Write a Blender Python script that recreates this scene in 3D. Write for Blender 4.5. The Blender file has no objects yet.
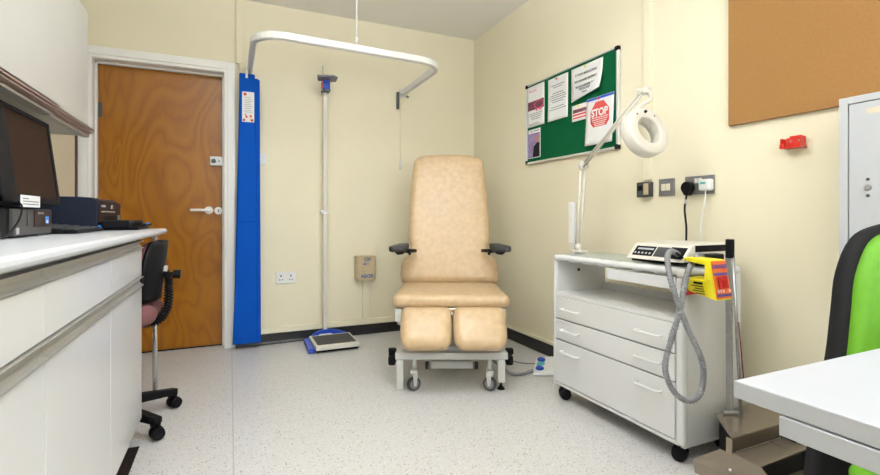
import bpy, bmesh, math, random
from mathutils import Vector, Matrix, Euler
random.seed(4)
SC = bpy.context.scene
COL = SC.collection
PI = math.pi
V = Vector

# ------------------------------------------------------------------ materials
MATS = {}
def mat(name, col, rough=0.5, metal=0.0, var=0.03, scale=12.0, bump=0.0, bscale=60.0, coat=0.0, spec=0.5, emit=None, estr=0.0):
    if name in MATS: return MATS[name]
    m = bpy.data.materials.new(name); m.use_nodes = True
    nt = m.node_tree; b = nt.nodes['Principled BSDF']
    tc = nt.nodes.new('ShaderNodeTexCoord')
    nz = nt.nodes.new('ShaderNodeTexNoise'); nz.inputs['Scale'].default_value = scale; nz.inputs['Detail'].default_value = 4
    nt.links.new(tc.outputs['Object'], nz.inputs['Vector'])
    rp = nt.nodes.new('ShaderNodeValToRGB')
    c = Vector(col[:3])
    rp.color_ramp.elements[0].position = 0.3; rp.color_ramp.elements[1].position = 0.7
    rp.color_ramp.elements[0].color = tuple(max(0, k*(1-var)) for k in c) + (1,)
    rp.color_ramp.elements[1].color = tuple(min(1, k*(1+var)) for k in c) + (1,)
    nt.links.new(nz.outputs['Fac'], rp.inputs['Fac'])
    nt.links.new(rp.outputs['Color'], b.inputs['Base Color'])
    b.inputs['Roughness'].default_value = rough; b.inputs['Metallic'].default_value = metal
    b.inputs['Coat Weight'].default_value = coat
    b.inputs['Specular IOR Level'].default_value = spec
    if bump:
        n2 = nt.nodes.new('ShaderNodeTexNoise'); n2.inputs['Scale'].default_value = bscale; n2.inputs['Detail'].default_value = 3
        nt.links.new(tc.outputs['Object'], n2.inputs['Vector'])
        bp = nt.nodes.new('ShaderNodeBump'); bp.inputs['Strength'].default_value = bump; bp.inputs['Distance'].default_value = 0.002
        nt.links.new(n2.outputs['Fac'], bp.inputs['Height']); nt.links.new(bp.outputs['Normal'], b.inputs['Normal'])
    if emit:
        b.inputs['Emission Color'].default_value = tuple(emit) + (1,); b.inputs['Emission Strength'].default_value = estr
    m.diffuse_color = tuple(col[:3]) + (1,)
    MATS[name] = m
    return m

M_wall = mat('cream_paint', (0.82, 0.755, 0.575), 0.55, var=0.015, scale=3, bump=0.12, bscale=90)
M_ceil = mat('ceiling_paint', (0.88, 0.855, 0.80), 0.8, var=0.01, scale=2)
M_gloss = mat('white_gloss_paint', (0.86, 0.85, 0.83), 0.25, var=0.01)
M_creamtrim = mat('cream_gloss_paint', (0.84, 0.785, 0.60), 0.35, var=0.02)
M_vinyl = mat('black_vinyl', (0.008, 0.008, 0.010), 0.35)
M_lam = mat('white_laminate', (0.70, 0.70, 0.70), 0.2, var=0.008, scale=4)
M_top = mat('worktop_laminate', (0.60, 0.615, 0.65), 0.35, var=0.008)
M_upper = mat('cabinet_laminate', (0.50, 0.485, 0.455), 0.35, var=0.01, scale=3)
M_alu = mat('aluminium', (0.40, 0.385, 0.35), 0.35, 0.5)
M_bronze_alu = mat('brown_aluminium', (0.40, 0.29, 0.24), 0.3, 0.4)
M_chrome = mat('chrome', (0.75, 0.75, 0.76), 0.12, 1.0)
M_dkgap = mat('dark_recess', (0.10, 0.08, 0.05), 0.8)
M_black = mat('black_plastic', (0.007, 0.007, 0.009), 0.5, bump=0.1, bscale=200, spec=0.12)
M_dgrey = mat('dark_grey_plastic', (0.045, 0.047, 0.052), 0.4)
M_pcgrey = mat('computer_grey', (0.075, 0.073, 0.07), 0.5, spec=0.2)
M_screen = mat('screen_glass', (0.030, 0.015, 0.009), 0.6, var=0.02, spec=0.08)
M_navy = mat('navy_plastic', (0.012, 0.018, 0.036), 0.4, spec=0.25)
M_brownp = mat('printer_brown', (0.035, 0.018, 0.015), 0.4, spec=0.12)
M_white = mat('white_plastic', (0.80, 0.80, 0.79), 0.35, var=0.01)
M_offw = mat('offwhite_enamel', (0.67, 0.64, 0.57), 0.35, var=0.01)
M_paper = mat('paper_white', (0.82, 0.82, 0.83), 0.7, var=0.015)
M_blue = mat('blue_curtain', (0.0, 0.072, 0.43), 0.8, var=0.04, scale=5, bump=0.1, bscale=25, spec=0.15)
M_bluep = mat('blue_plastic', (0.012, 0.065, 0.48), 0.4)
M_tan = mat('tan_dispenser', (0.50, 0.39, 0.24), 0.5, var=0.05, scale=30)
M_ink = mat('blue_ink', (0.03, 0.11, 0.30), 0.6)
M_vin = mat('beige_upholstery', (0.52, 0.37, 0.215), 0.34, var=0.10, scale=28, bump=0.15, bscale=160)
M_frame = mat('grey_enamel', (0.58, 0.58, 0.56), 0.4, var=0.02)
M_rubber = mat('grey_rubber', (0.20, 0.20, 0.21), 0.6)
M_green = mat('green_felt', (0.003, 0.088, 0.032), 0.95, spec=0.1, var=0.15, scale=150)
M_cork = mat('hessian_board', (0.29, 0.145, 0.042), 0.9, var=0.05, scale=120, bump=0.3, bscale=300)
M_red = mat('red_plastic', (0.55, 0.022, 0.010), 0.35)
M_locker = mat('locker_enamel', (0.47, 0.48, 0.50), 0.35, var=0.01)
M_tape = mat('old_tape', (0.62, 0.55, 0.42), 0.7)
M_steel = mat('brushed_steel', (0.36, 0.36, 0.36), 0.35, 0.6, var=0.1, scale=60)
M_white_sw = mat('switch_cream', (0.75, 0.70, 0.55), 0.35)
M_hose = mat('grey_hose', (0.20, 0.20, 0.215), 0.55)
M_yellow = mat('yellow_plastic', (0.85, 0.72, 0.01), 0.35)
M_orange = mat('orange_label', (0.90, 0.17, 0.03), 0.5)
M_redlid = mat('red_lid', (0.55, 0.02, 0.02), 0.35)
M_purple = mat('blue_band', (0.12, 0.08, 0.33), 0.5)
M_bsteel = mat('bronze_mirror_steel', (0.30, 0.25, 0.20), 0.22, 0.6, var=0.06, scale=6)
M_greenc = mat('lime_upholstery', (0.095, 0.29, 0.003), 0.6, var=0.05, scale=60, bump=0.1, bscale=300)
M_pink = mat('pink_upholstery', (0.17, 0.065, 0.07), 0.8, var=0.08, scale=80)
M_txt = mat('grey_print', (0.10, 0.10, 0.12), 0.7)
M_pinkink = mat('pink_print', (0.75, 0.10, 0.22), 0.7)
M_plum = mat('plum_print', (0.18, 0.05, 0.08), 0.7, var=0.6, scale=70)
M_stopred = mat('stop_red', (0.62, 0.07, 0.06), 0.6)
M_violet = mat('violet_print', (0.28, 0.20, 0.42), 0.7, var=0.3, scale=25)
M_skin = mat('portrait_print', (0.42, 0.22, 0.16), 0.7)
M_cyan = mat('bright_blue_plastic', (0.02, 0.25, 0.75), 0.4)  # plain bright blue, no emission
M_mat = mat('black_ribbed_mat', (0.035, 0.033, 0.035), 0.6, bump=0.4, bscale=150)
M_socketgrey = mat('grey_metal_plate', (0.25, 0.25, 0.26), 0.35, 0.5)
M_lampdif = mat('luminaire_diffuser', (0.9, 0.9, 0.88), 0.5, emit=(.94, .97, 1.0), estr=5.0)
M_teal = mat('teal_print', (0.10, 0.45, 0.45), 0.6)

def glass(name, col, rough=0.02, thin=True):
    m = mat(name, col, rough); b = m.node_tree.nodes['Principled BSDF']
    b.inputs['Transmission Weight'].default_value = 1.0; b.inputs['IOR'].default_value = 1.45
    return m
def thin_glass(name, col):
    m = bpy.data.materials.new(name); m.use_nodes = True; nt = m.node_tree; nt.nodes.clear()
    o = nt.nodes.new('ShaderNodeOutputMaterial'); mx = nt.nodes.new('ShaderNodeMixShader'); tr = nt.nodes.new('ShaderNodeBsdfTransparent'); gl = nt.nodes.new('ShaderNodeBsdfGlossy')
    fr = nt.nodes.new('ShaderNodeValue'); fr.outputs[0].default_value = .12; tr.inputs[0].default_value = tuple(col)+(1,); gl.inputs['Roughness'].default_value = .02
    nt.links.new(fr.outputs[0], mx.inputs[0]); nt.links.new(tr.outputs[0], mx.inputs[1]); nt.links.new(gl.outputs[0], mx.inputs[2]); nt.links.new(mx.outputs[0], o.inputs[0])
    return m
M_glass = thin_glass('green_edge_glass', (0.965, 0.99, 0.975)) if True else glass('green_edge_glass', (0.62, 0.86, 0.74))
M_lens = thin_glass('lens_glass', (0.96, 0.97, 0.97))
M_smoke = mat('smoked_plastic', (0.26, 0.27, 0.33), 0.25)
M_smoke.node_tree.nodes['Principled BSDF'].inputs['Transmission Weight'].default_value = 0.35

# floor: pale speckled safety vinyl with a welded seam
def floor_mat():
    m = bpy.data.materials.new('speckled_vinyl'); m.use_nodes = True; nt = m.node_tree; b = nt.nodes['Principled BSDF']
    tc = nt.nodes.new('ShaderNodeTexCoord')
    def vor(scale, lo, hi, inv):
        v = nt.nodes.new('ShaderNodeTexVoronoi'); v.inputs['Scale'].default_value = scale; v.inputs['Randomness'].default_value = 1
        nt.links.new(tc.outputs['Object'], v.inputs['Vector'])
        r = nt.nodes.new('ShaderNodeMapRange'); r.inputs[1].default_value = lo; r.inputs[2].default_value = hi
        r.inputs[3].default_value = 1; r.inputs[4].default_value = 0
        nt.links.new(v.outputs['Distance'], r.inputs[0])
        # only some of the cells carry a speck
        sp = nt.nodes.new('ShaderNodeSeparateColor'); nt.links.new(v.outputs['Color'], sp.inputs[0])
        g = nt.nodes.new('ShaderNodeMath'); g.operation = 'GREATER_THAN'; g.inputs[1].default_value = inv
        nt.links.new(sp.outputs[0], g.inputs[0])
        mu = nt.nodes.new('ShaderNodeMath'); mu.operation = 'MULTIPLY'
        nt.links.new(r.outputs[0], mu.inputs[0]); nt.links.new(g.outputs[0], mu.inputs[1])
        return mu
    base = (0.60, 0.59, 0.585, 1)
    nz = nt.nodes.new('ShaderNodeTexNoise'); nz.inputs['Scale'].default_value = 60; nz.inputs['Detail'].default_value = 5
    nt.links.new(tc.outputs['Object'], nz.inputs['Vector'])
    m0 = nt.nodes.new('ShaderNodeMix'); m0.data_type = 'RGBA'
    m0.inputs[6].default_value = tuple(k*0.94 for k in base[:3])+(1,); m0.inputs[7].default_value = tuple(k*1.06 for k in base[:3])+(1,)
    nt.links.new(nz.outputs['Fac'], m0.inputs[0])
    cur = m0.outputs[2]
    for sc, lo, hi, th, colr in ((75, 0.10, 0.30, 0.62, (0.19, 0.16, 0.14, 1)), (110, 0.10, 0.32, 0.55, (0.30, 0.22, 0.16, 1)), (95, 0.10, 0.35, 0.5, (0.80, 0.79, 0.77, 1))):
        v = vor(sc, lo, hi, th); mx = nt.nodes.new('ShaderNodeMix'); mx.data_type = 'RGBA'
        nt.links.new(v.outputs[0], mx.inputs[0]); nt.links.new(cur, mx.inputs[6]); mx.inputs[7].default_value = colr
        cur = mx.outputs[2]
    # seam
    sx = nt.nodes.new('ShaderNodeSeparateXYZ'); nt.links.new(tc.outputs['Object'], sx.inputs[0])
    ab = nt.nodes.new('ShaderNodeMath'); ab.operation = 'ABSOLUTE'; sh = nt.nodes.new('ShaderNodeMath'); sh.operation = 'SUBTRACT'; sh.inputs[1].default_value = .012; nt.links.new(sx.outputs[0], sh.inputs[0]); nt.links.new(sh.outputs[0], ab.inputs[0])
    lt = nt.nodes.new('ShaderNodeMath'); lt.operation = 'LESS_THAN'; lt.inputs[1].default_value = 0.0025; nt.links.new(ab.outputs[0], lt.inputs[0])
    mx = nt.nodes.new('ShaderNodeMix'); mx.data_type = 'RGBA'; mx.inputs[7].default_value = (0.44, 0.42, 0.39, 1)
    nt.links.new(lt.outputs[0], mx.inputs[0]); nt.links.new(cur, mx.inputs[6])
    nt.links.new(mx.outputs[2], b.inputs['Base Color'])
    b.inputs['Roughness'].default_value = 0.33
    return m

def door_mat():
    m = bpy.data.materials.new('figured_veneer'); m.use_nodes = True; nt = m.node_tree; b = nt.nodes['Principled BSDF']
    tc = nt.nodes.new('ShaderNodeTexCoord')
    mp = nt.nodes.new('ShaderNodeMapping'); mp.inputs['Scale'].default_value = (1.9, 1.0, 0.75); mp.inputs['Rotation'].default_value = (0, 0.5, 0)
    mp.inputs['Location'].default_value = (0.7, 0, 1.3)
    nt.links.new(tc.outputs['Object'], mp.inputs[0])
    nz = nt.nodes.new('ShaderNodeTexNoise'); nz.inputs['Scale'].default_value = 1.25; nz.inputs['Detail'].default_value = 2.2; nz.inputs['Distortion'].default_value = 0.9
    nz.inputs['Roughness'].default_value = 0.4
    nt.links.new(mp.outputs[0], nz.inputs['Vector'])
    mu = nt.nodes.new('ShaderNodeMath'); mu.operation = 'MULTIPLY'; mu.inputs[1].default_value = 13; nt.links.new(nz.outputs['Fac'], mu.inputs[0])
    pp = nt.nodes.new('ShaderNodeMath'); pp.operation = 'PINGPONG'; pp.inputs[1].default_value = 0.5; nt.links.new(mu.outputs[0], pp.inputs[0])
    n2 = nt.nodes.new('ShaderNodeTexNoise'); n2.inputs['Scale'].default_value = 40; n2.inputs['Detail'].default_value = 4
    m2 = nt.nodes.new('ShaderNodeMapping'); m2.inputs['Scale'].default_value = (3, 1, 0.35)
    nt.links.new(tc.outputs['Object'], m2.inputs[0]); nt.links.new(m2.outputs[0], n2.inputs['Vector'])
    ad = nt.nodes.new('ShaderNodeMath'); ad.operation = 'MULTIPLY_ADD'; ad.inputs[1].default_value = 0.45; nt.links.new(n2.outputs['Fac'], ad.inputs[0]); nt.links.new(pp.outputs[0], ad.inputs[2])
    rp = nt.nodes.new('ShaderNodeValToRGB'); nt.links.new(ad.outputs[0], rp.inputs[0])
    e = rp.color_ramp.elements; e[0].position = 0.16; e[0].color = (0.225, 0.075, 0.004, 1); e[1].position = 0.8; e[1].color = (0.325, 0.125, 0.006, 1)
    k = rp.color_ramp.elements.new(0.4); k.color = (0.28, 0.098, 0.004, 1)
    nt.links.new(rp.outputs[0], b.inputs['Base Color']); b.inputs['Roughness'].default_value = 0.3
    b.inputs['Coat Weight'].default_value = 0.12; b.inputs['Coat Roughness'].default_value = 0.15; b.inputs['Specular IOR Level'].default_value = 0.35
    return m
M_floor = floor_mat(); M_door = door_mat()

# ------------------------------------------------------------------ mesh builder
class MB:
    def __init__(s): s.bm = bmesh.new(); s.sm = False
    def _add(s, bm2, smooth=False):
        if smooth:
            for f in bm2.faces: f.smooth = True
            s.sm = True
        me = bpy.data.meshes.new('t'); bm2.to_mesh(me); bm2.free(); s.bm.from_mesh(me); bpy.data.meshes.remove(me)
        return s
    def box(s, x0, x1, y0, y1, z0, z1, bev=0.0, seg=2, rot=None, piv=None):
        b = bmesh.new(); bmesh.ops.create_cube(b, size=1)
        for v in b.verts:
            v.co = V((x0 if v.co.x < 0 else x1, y0 if v.co.y < 0 else y1, z0 if v.co.z < 0 else z1))
        if bev > 0:
            bmesh.ops.bevel(b, geom=list(b.edges), offset=bev, segments=seg, affect='EDGES', profile=0.5)
        if rot is not None:
            p = V(piv) if piv else V(((x0+x1)/2, (y0+y1)/2, (z0+z1)/2))
            R = Euler(rot).to_matrix()
            for v in b.verts: v.co = R @ (v.co-p) + p
        bmesh.ops.recalc_face_normals(b, faces=b.faces)
        return s._add(b)
    def frus(s, p0, p1, r0, r1=None, n=20, smooth=True):
        r1 = r0 if r1 is None else r1
        p0, p1 = V(p0), V(p1); d = (p1-p0); q = d.to_track_quat('Z', 'Y')
        b = bmesh.new(); A = []; B = []
        for i in range(n):
            a = 2*PI*i/n; e = V((math.cos(a), math.sin(a), 0))
            A.append(b.verts.new(p0 + q @ (e*r0))); B.append(b.verts.new(p1 + q @ (e*r1)))
        for i in range(n):
            f = b.faces.new((A[i], A[(i+1) % n], B[(i+1) % n], B[i])); f.smooth = smooth
        b.faces.new(A[::-1]); b.faces.new(B)
        return s._add(b)
    def tube(s, pts, r, n=10, closed=False, sub=6, rfun=None):
        P = [V(p) for p in pts]
        if sub > 1 and len(P) > 2:
            Q = []; m = len(P)
            rng = range(m if closed else m-1)
            for i in rng:
                p1, p2 = P[i], P[(i+1) % m]
                p0 = P[(i-1) % m] if (closed or i > 0) else p1*2-p2
                p3 = P[(i+2) % m] if (closed or i < m-2) else p2*2-p1
                for k in range(sub):
                    t = k/sub
                    Q.append(0.5*((2*p1)+(p2-p0)*t+(2*p0-5*p1+4*p2-p3)*t*t+(3*p1-p0-3*p2+p3)*t**3))
            if not closed: Q.append(P[-1])
            P = Q
        b = bmesh.new(); rings = []; m = len(P); up = None
        for i, p in enumerate(P):
            if closed: d = P[(i+1) % m]-P[(i-1) % m]
            else: d = P[min(i+1, m-1)]-P[max(i-1, 0)]
            d.normalize()
            if up is None: up = V((0, 0, 1)) if abs(d.z) < 0.9 else V((0, 1, 0))
            x = d.cross(up).normalized(); up = x.cross(d).normalized()
            rr = rfun(i) if rfun else r
            rings.append([b.verts.new(p + (x*math.cos(2*PI*k/n)+up*math.sin(2*PI*k/n))*rr) for k in range(n)])
        L = m if closed else m-1
        for i in range(L):
            A, B = rings[i], rings[(i+1) % m]
            for k in range(n):
                b.faces.new((A[k], A[(k+1) % n], B[(k+1) % n], B[k]))
        if not closed: b.faces.new(rings[0][::-1]); b.faces.new(rings[-1])
        bmesh.ops.recalc_face_normals(b, faces=b.faces)
        return s._add(b, True)
    def sweep(s, pts, prof, up=(0, 0, 1), closed=False):
        # prof: 2D points (side, up) swept along pts, square ends
        P = [V(p) for p in pts]; U = V(up); b = bmesh.new(); rings = []; m = len(P)
        for i, p in enumerate(P):
            d = (P[min(i+1, m-1)]-P[max(i-1, 0)]).normalized()
            x = d.cross(U).normalized()
            rings.append([b.verts.new(p + x*a + U*c) for a, c in prof])
        n = len(prof)
        for i in range(m-1):
            A, B = rings[i], rings[i+1]
            for k in range(n): b.faces.new((A[k], A[(k+1) % n], B[(k+1) % n], B[k]))
        b.faces.new(rings[0][::-1]); b.faces.new(rings[-1])
        bmesh.ops.recalc_face_normals(b, faces=b.faces)
        return s._add(b)
    def prism(s, pts, d, bev=0.0):
        # planar polygon (3D points) extruded by vector d
        b = bmesh.new(); A = [b.verts.new(V(p)) for p in pts]; D = V(d); B = [b.verts.new(V(p)+D) for p in pts]; n = len(pts)
        b.faces.new(A[::-1]); b.faces.new(B)
        for i in range(n): b.faces.new((A[i], A[(i+1) % n], B[(i+1) % n], B[i]))
        bmesh.ops.recalc_face_normals(b, faces=b.faces)
        if bev: bmesh.ops.bevel(b, geom=list(b.edges), offset=bev, segments=2, affect='EDGES', profile=0.5)
        return s._add(b)
    def hexa(s, c8, bev=0.0):
        b = bmesh.new(); v = [b.verts.new(V(p)) for p in c8]
        for f in ((0, 1, 2, 3), (7, 6, 5, 4), (0, 4, 5, 1), (1, 5, 6, 2), (2, 6, 7, 3), (3, 7, 4, 0)): b.faces.new([v[i] for i in f])
        bmesh.ops.recalc_face_normals(b, faces=b.faces)
        if bev: bmesh.ops.bevel(b, geom=list(b.edges), offset=bev, segments=2, affect='EDGES', profile=0.5)
        return s._add(b)
    def cushion(s, outline, T, r, o, ax, ay, dome=0.012, rings=5):
        # padded slab: outline in the plane (ax, ay) through o; domed front along ax x ay, both faces rounded at the rim
        o, ax, ay = V(o), V(ax).normalized(), V(ay).normalized(); nz = ax.cross(ay)
        ar = sum(outline[i-1][0]*outline[i][1]-outline[i][0]*outline[i-1][1] for i in range(len(outline)))
        if ar < 0: outline = outline[::-1]
        n = len(outline); S = [(outline[i], outline[(i+1) % n]) for i in range(n)]
        def dist(x, y):
            best = 1e9
            for (x0, y0), (x1, y1) in S:
                dx, dy = x1-x0, y1-y0; l = dx*dx+dy*dy
                t = 0 if l == 0 else max(0, min(1, ((x-x0)*dx+(y-y0)*dy)/l))
                q = (x-x0-t*dx)**2+(y-y0-t*dy)**2
                if q < best: best = q
            return math.sqrt(best)
        def inside(x, y):
            c = False
            for (x0, y0), (x1, y1) in S:
                if (y0 > y) != (y1 > y) and x < (x1-x0)*(y-y0)/(y1-y0)+x0: c = not c
            return c
        pts = [V(p) for p in outline]; D = [0.0]*n
        offs = [r*(1-math.cos(PI/2*k/(rings+1))) for k in range(1, rings+2)]
        w = max(p[0] for p in outline)-min(p[0] for p in outline); h = max(p[1] for p in outline)-min(p[1] for p in outline)
        if min(w, h) > 2.2*r:
            for d in offs:
                for i in range(n):
                    p0, p1 = outline[i-1], outline[(i+1) % n]; dx, dy = p1[0]-p0[0], p1[1]-p0[1]; l = math.hypot(dx, dy) or 1
                    x, y = outline[i][0]-dy/l*d, outline[i][1]+dx/l*d
                    if inside(x, y) and dist(x, y) > d*.93: pts.append(V((x, y))); D.append(dist(x, y))
            g = max(.012, min(w, h)/14); x = min(p[0] for p in outline)+g/2
            while x < max(p[0] for p in outline):
                y = min(p[1] for p in outline)+g/2
                while y < max(p[1] for p in outline):
                    if inside(x, y):
                        dd = dist(x, y)
                        if dd > r*1.12: pts.append(V((x, y))); D.append(dd)
                    y += g
                x += g
        from mathutils.geometry import delaunay_2d_cdt
        vo, eo, fo, ov, oe, of = delaunay_2d_cdt(pts, [], [list(range(n))], 1, 1e-7)
        b = bmesh.new(); rim = {}
        vd = [0.0 if any(k < n for k in src) else (dist(v.x, v.y)) for v, src in zip(vo, ov)]
        F = []; K = []
        for v, d in zip(vo, vd):
            dd = min(d, r); e = math.sqrt(max(0, r*r-(r-dd)**2)) + (T/2-r)*min(1, dd/max(1e-6, r*.02))
            base = o+ax*v.x+ay*v.y
            if d <= 1e-6: q = b.verts.new(base); F.append(q); K.append(q)
            else:
                F.append(b.verts.new(base+nz*(e+dome*(1-math.exp(-max(0, d-r*.5)/.07))))); K.append(b.verts.new(base-nz*e))
        for f in fo:
            try: b.faces.new([F[k] for k in f])
            except ValueError: pass
            try: b.faces.new([K[k] for k in reversed(f)])
            except ValueError: pass
        bmesh.ops.recalc_face_normals(b, faces=b.faces)
        return s._add(b, True)
    def grid(s, fn, nu, nv, th=0.001):
        # curved sheet of its own thickness
        b = bmesh.new(); G = [[b.verts.new(V(fn(i/nu, j/nv))) for j in range(nv+1)] for i in range(nu+1)]
        for i in range(nu):
            for j in range(nv): b.faces.new((G[i][j], G[i+1][j], G[i+1][j+1], G[i][j+1]))
        bmesh.ops.recalc_face_normals(b, faces=b.faces)
        bmesh.ops.solidify(b, geom=list(b.faces), thickness=th)
        return s._add(b, True)

WM = {}
def link(o, parent):
    COL.objects.link(o)
    if parent is not None: o.parent = parent
def build(mb, name, m, parent=None, local=False, **kw):
    me = bpy.data.meshes.new(name)
    if parent is not None and not local:
        mb.bm.transform(WM[parent.name].inverted())
    mb.bm.to_mesh(me); mb.bm.free(); me.materials.append(m)
    if mb.sm: pass
    o = bpy.data.objects.new(name, me); link(o, parent)
    WM[o.name] = WM[parent.name].copy() if parent is not None else Matrix.Identity(4)
    tag(o, **kw)
    return o
def tag(o, label=None, cat=None, group=None, kind=None):
    if label: o['label'] = label
    if cat: o['category'] = cat
    if group: o['group'] = group
    if kind: o['kind'] = kind
def thing(name, label, cat, loc=(0, 0, 0), rz=0.0, group=None):
    o = bpy.data.objects.new(name, None); COL.objects.link(o); o.empty_display_size = 0.05
    o.location = loc; o.rotation_euler = (0, 0, rz)
    WM[o.name] = Matrix.Translation(loc) @ Matrix.Rotation(rz, 4, 'Z')
    tag(o, label, cat, group); return o
def solo(mb, name, m, label, cat, group=None): return build(mb, name, m, None, label=label, cat=cat, group=group)
def struct(mb, name, m, parent=None): return build(mb, name, m, parent, kind='structure') if parent is None else build(mb, name, m, parent)
def text(body, size, loc, face, m, parent, name='lettering', align='CENTER', sx=1.0, tilt=0.0, ext=0.0003, bold=0.0):
    c = bpy.data.curves.new(name, 'FONT'); c.body = body; c.size = size; c.align_x = align; c.align_y = 'CENTER'; c.extrude = ext
    c.offset = bold
    c.materials.append(m); o = bpy.data.objects.new(name, c); link(o, parent)
    rz = {'-y': 0, '-x': -PI/2, '+x': PI/2}[face]
    W = Matrix.Translation(loc) @ Euler((PI/2, 0, rz)).to_matrix().to_4x4() @ Matrix.Rotation(tilt, 4, 'Z') @ Matrix.Diagonal((sx, 1, 1, 1))
    L = WM[parent.name].inverted() @ W
    me = bpy.data.meshes.new_from_object(o); me.name = name
    bpy.data.objects.remove(o); bpy.data.curves.remove(c)
    o = bpy.data.objects.new(name, me); link(o, parent)
    o.matrix_local = L; WM[o.name] = W
    return o
def B(*a, **k): return MB().box(*a, **k)
def roundpoly(pts, r, n=6):
    out = []; m = len(pts)
    for i in range(m):
        p, a, b = V(pts[i]), V(pts[i-1]), V(pts[(i+1) % m]); da, db = (a-p), (b-p)
        rr = min(r, da.length*0.45, db.length*0.45); s0 = p+da.normalized()*rr; s1 = p+db.normalized()*rr
        for k in range(n+1):
            t = k/n; q = s0*(1-t)**2+p*2*t*(1-t)+s1*t*t; out.append((q.x, q.y))
    return out

XR, XL, YB, YF, ZC = 2.0, -0.90, 3.70, -1.3, 2.535
# ------------------------------------------------------------------ room shell
struct(B(XL-.1, XR+.1, YF-.1, YB+.2, -0.06, 0.0), 'floor', M_floor)
struct(B(XL-.1, XR+.1, YF-.1, YB+.2, ZC, ZC+.06), 'ceiling', M_ceil)
struct(B(XR, XR+.1, YF-.1, YB+.2, 0, ZC), 'wall_right', M_wall)
struct(B(XL-.1, XL, YF-.1, YB+.2, 0, ZC), 'wall_left', M_wall)
DX0, DX1, DZ = -0.822, -0.036, 1.990       # door opening
wb = B(DX1, XR, YB, YB+.2, 0, ZC); wb.box(XL, DX0, YB, YB+.2, 0, ZC); wb.box(DX0, DX1, YB, YB+.2, DZ, ZC)
wb.box(DX0, DX1, YB+.16, YB+.2, 0, DZ)
struct(wb, 'wall_back', M_wall)
# front wall behind the camera with a window opening
wf = B(XL, 0.1, YF-.1, YF, 0, ZC); wf.box(1.7, XR, YF-.1, YF, 0, ZC); wf.box(0.1, 1.7, YF-.1, YF, 0, 1.0); wf.box(0.1, 1.7, YF-.1, YF, 2.1, ZC)
struct(wf, 'wall_front', M_wall)
wn = B(0.1, 1.7, YF-.07, YF-.03, 1.0, 1.05); wn.box(0.1, 1.7, YF-.07, YF-.03, 2.05, 2.1)
for x in (0.1, 0.875, 1.65): wn.box(x, x+.05, YF-.07, YF-.03, 1.05, 2.05)
struct(wn, 'window_1', M_white)
# door
dr = struct(B(DX0+.004, DX1-.004, YB+.106, YB+.146, 0.008, DZ-.004, bev=.002), 'door_1', M_door)
h = MB(); h.frus((-0.141, YB+.106, .995), (-0.141, YB+.098, .995), .029, .027, 28); h.frus((-0.141, YB+.098, .995), (-0.141, YB+.055, .995), .010, .010, 16)
h.tube([(-0.141, YB+.060, .995), (-0.158, YB+.055, .995), (-0.21, YB+.052, .996), (-0.258, YB+.054, .995)], .0095, 12)
build(h, 'door_handle', M_gloss, dr)
h = MB(); h.frus((-0.078, YB+.106, .992), (-0.078, YB+.098, .992), .028, .026, 28)
k = build(h, 'keyhole_rose', M_gloss, dr)
build(B(-0.081, -0.075, YB+.0965, YB+.0985, .982, 1.002), 'keyhole', M_black, k)
h = B(-0.134, -0.040, YB+.086, YB+.106, 1.322, 1.390, bev=.003)
k = build(h, 'rim_lock', M_steel, dr)
h = MB(); h.frus((-0.108, YB+.087, 1.356), (-0.108, YB+.070, 1.356), .017, .015, 20); h.frus((-.074, YB+.087, 1.356), (-.074, YB+.082, 1.356), .006, .006, 12)
build(h, 'lock_knob', M_dgrey, k)
for z in (1.62, 0.25):
    h = MB(); h.frus((DX0+.006, YB+.100, z), (DX0+.006, YB+.100, z+.10), .007, .007, 12); h.box(DX0+.006, DX0+.035, YB+.103, YB+.107, z, z+.1)
    build(h, 'hinge', M_dgrey, dr)
build(B(DX0+.004, DX1-.004, YB+.10, YB+.15, 0.0, 0.008), 'threshold_strip', M_black, dr)
# door lining and architrave
j = B(DX0-.001, DX0+.004, YB-.001, YB+.16, 0, DZ); j.box(DX1-.004, DX1+.001, YB-.001, YB+.16, 0, DZ); j.box(DX0, DX1, YB-.001, YB+.16, DZ-.004, DZ+.001)
j.box(DX0+.004, DX0+.014, YB+.07, YB+.10, 0, DZ-.004); j.box(DX1-.016, DX1-.004, YB+.07, YB+.10, 0, DZ-.004); j.box(DX0, DX1, YB+.07, YB+.10, DZ-.016, DZ-.004)
struct(j, 'trim_1', M_gloss)
a = MB()
pf = [(0, 0), (0, -.014), (.008, -.020), (.040, -.020), (.046, -.014), (.060, -.010), (.066, -.006), (.066, 0)]
W = .068
def arch(x0, x1, y0, th): pass
a.box(DX1-.002, DX1+.070, YB-.012, YB, 0, DZ+.070, bev=.003); a.box(DX1+.018, DX1+.070, YB-.020, YB-.011, 0, DZ+.070, bev=.003)
a.box(XL+.001, DX0+.002, YB-.012, YB, 0, DZ+.070, bev=.003); a.box(XL+.001, DX0-.018, YB-.020, YB-.011, 0, DZ+.070, bev=.003)
a.box(DX0-.002, DX1+.002, YB-.012, YB, DZ-.002, DZ+.070, bev=.003); a.box(DX0-.02, DX1+.02, YB-.020, YB-.011, DZ+.018, DZ+.070, bev=.003)
struct(a, 'trim_2', M_gloss)
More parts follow.
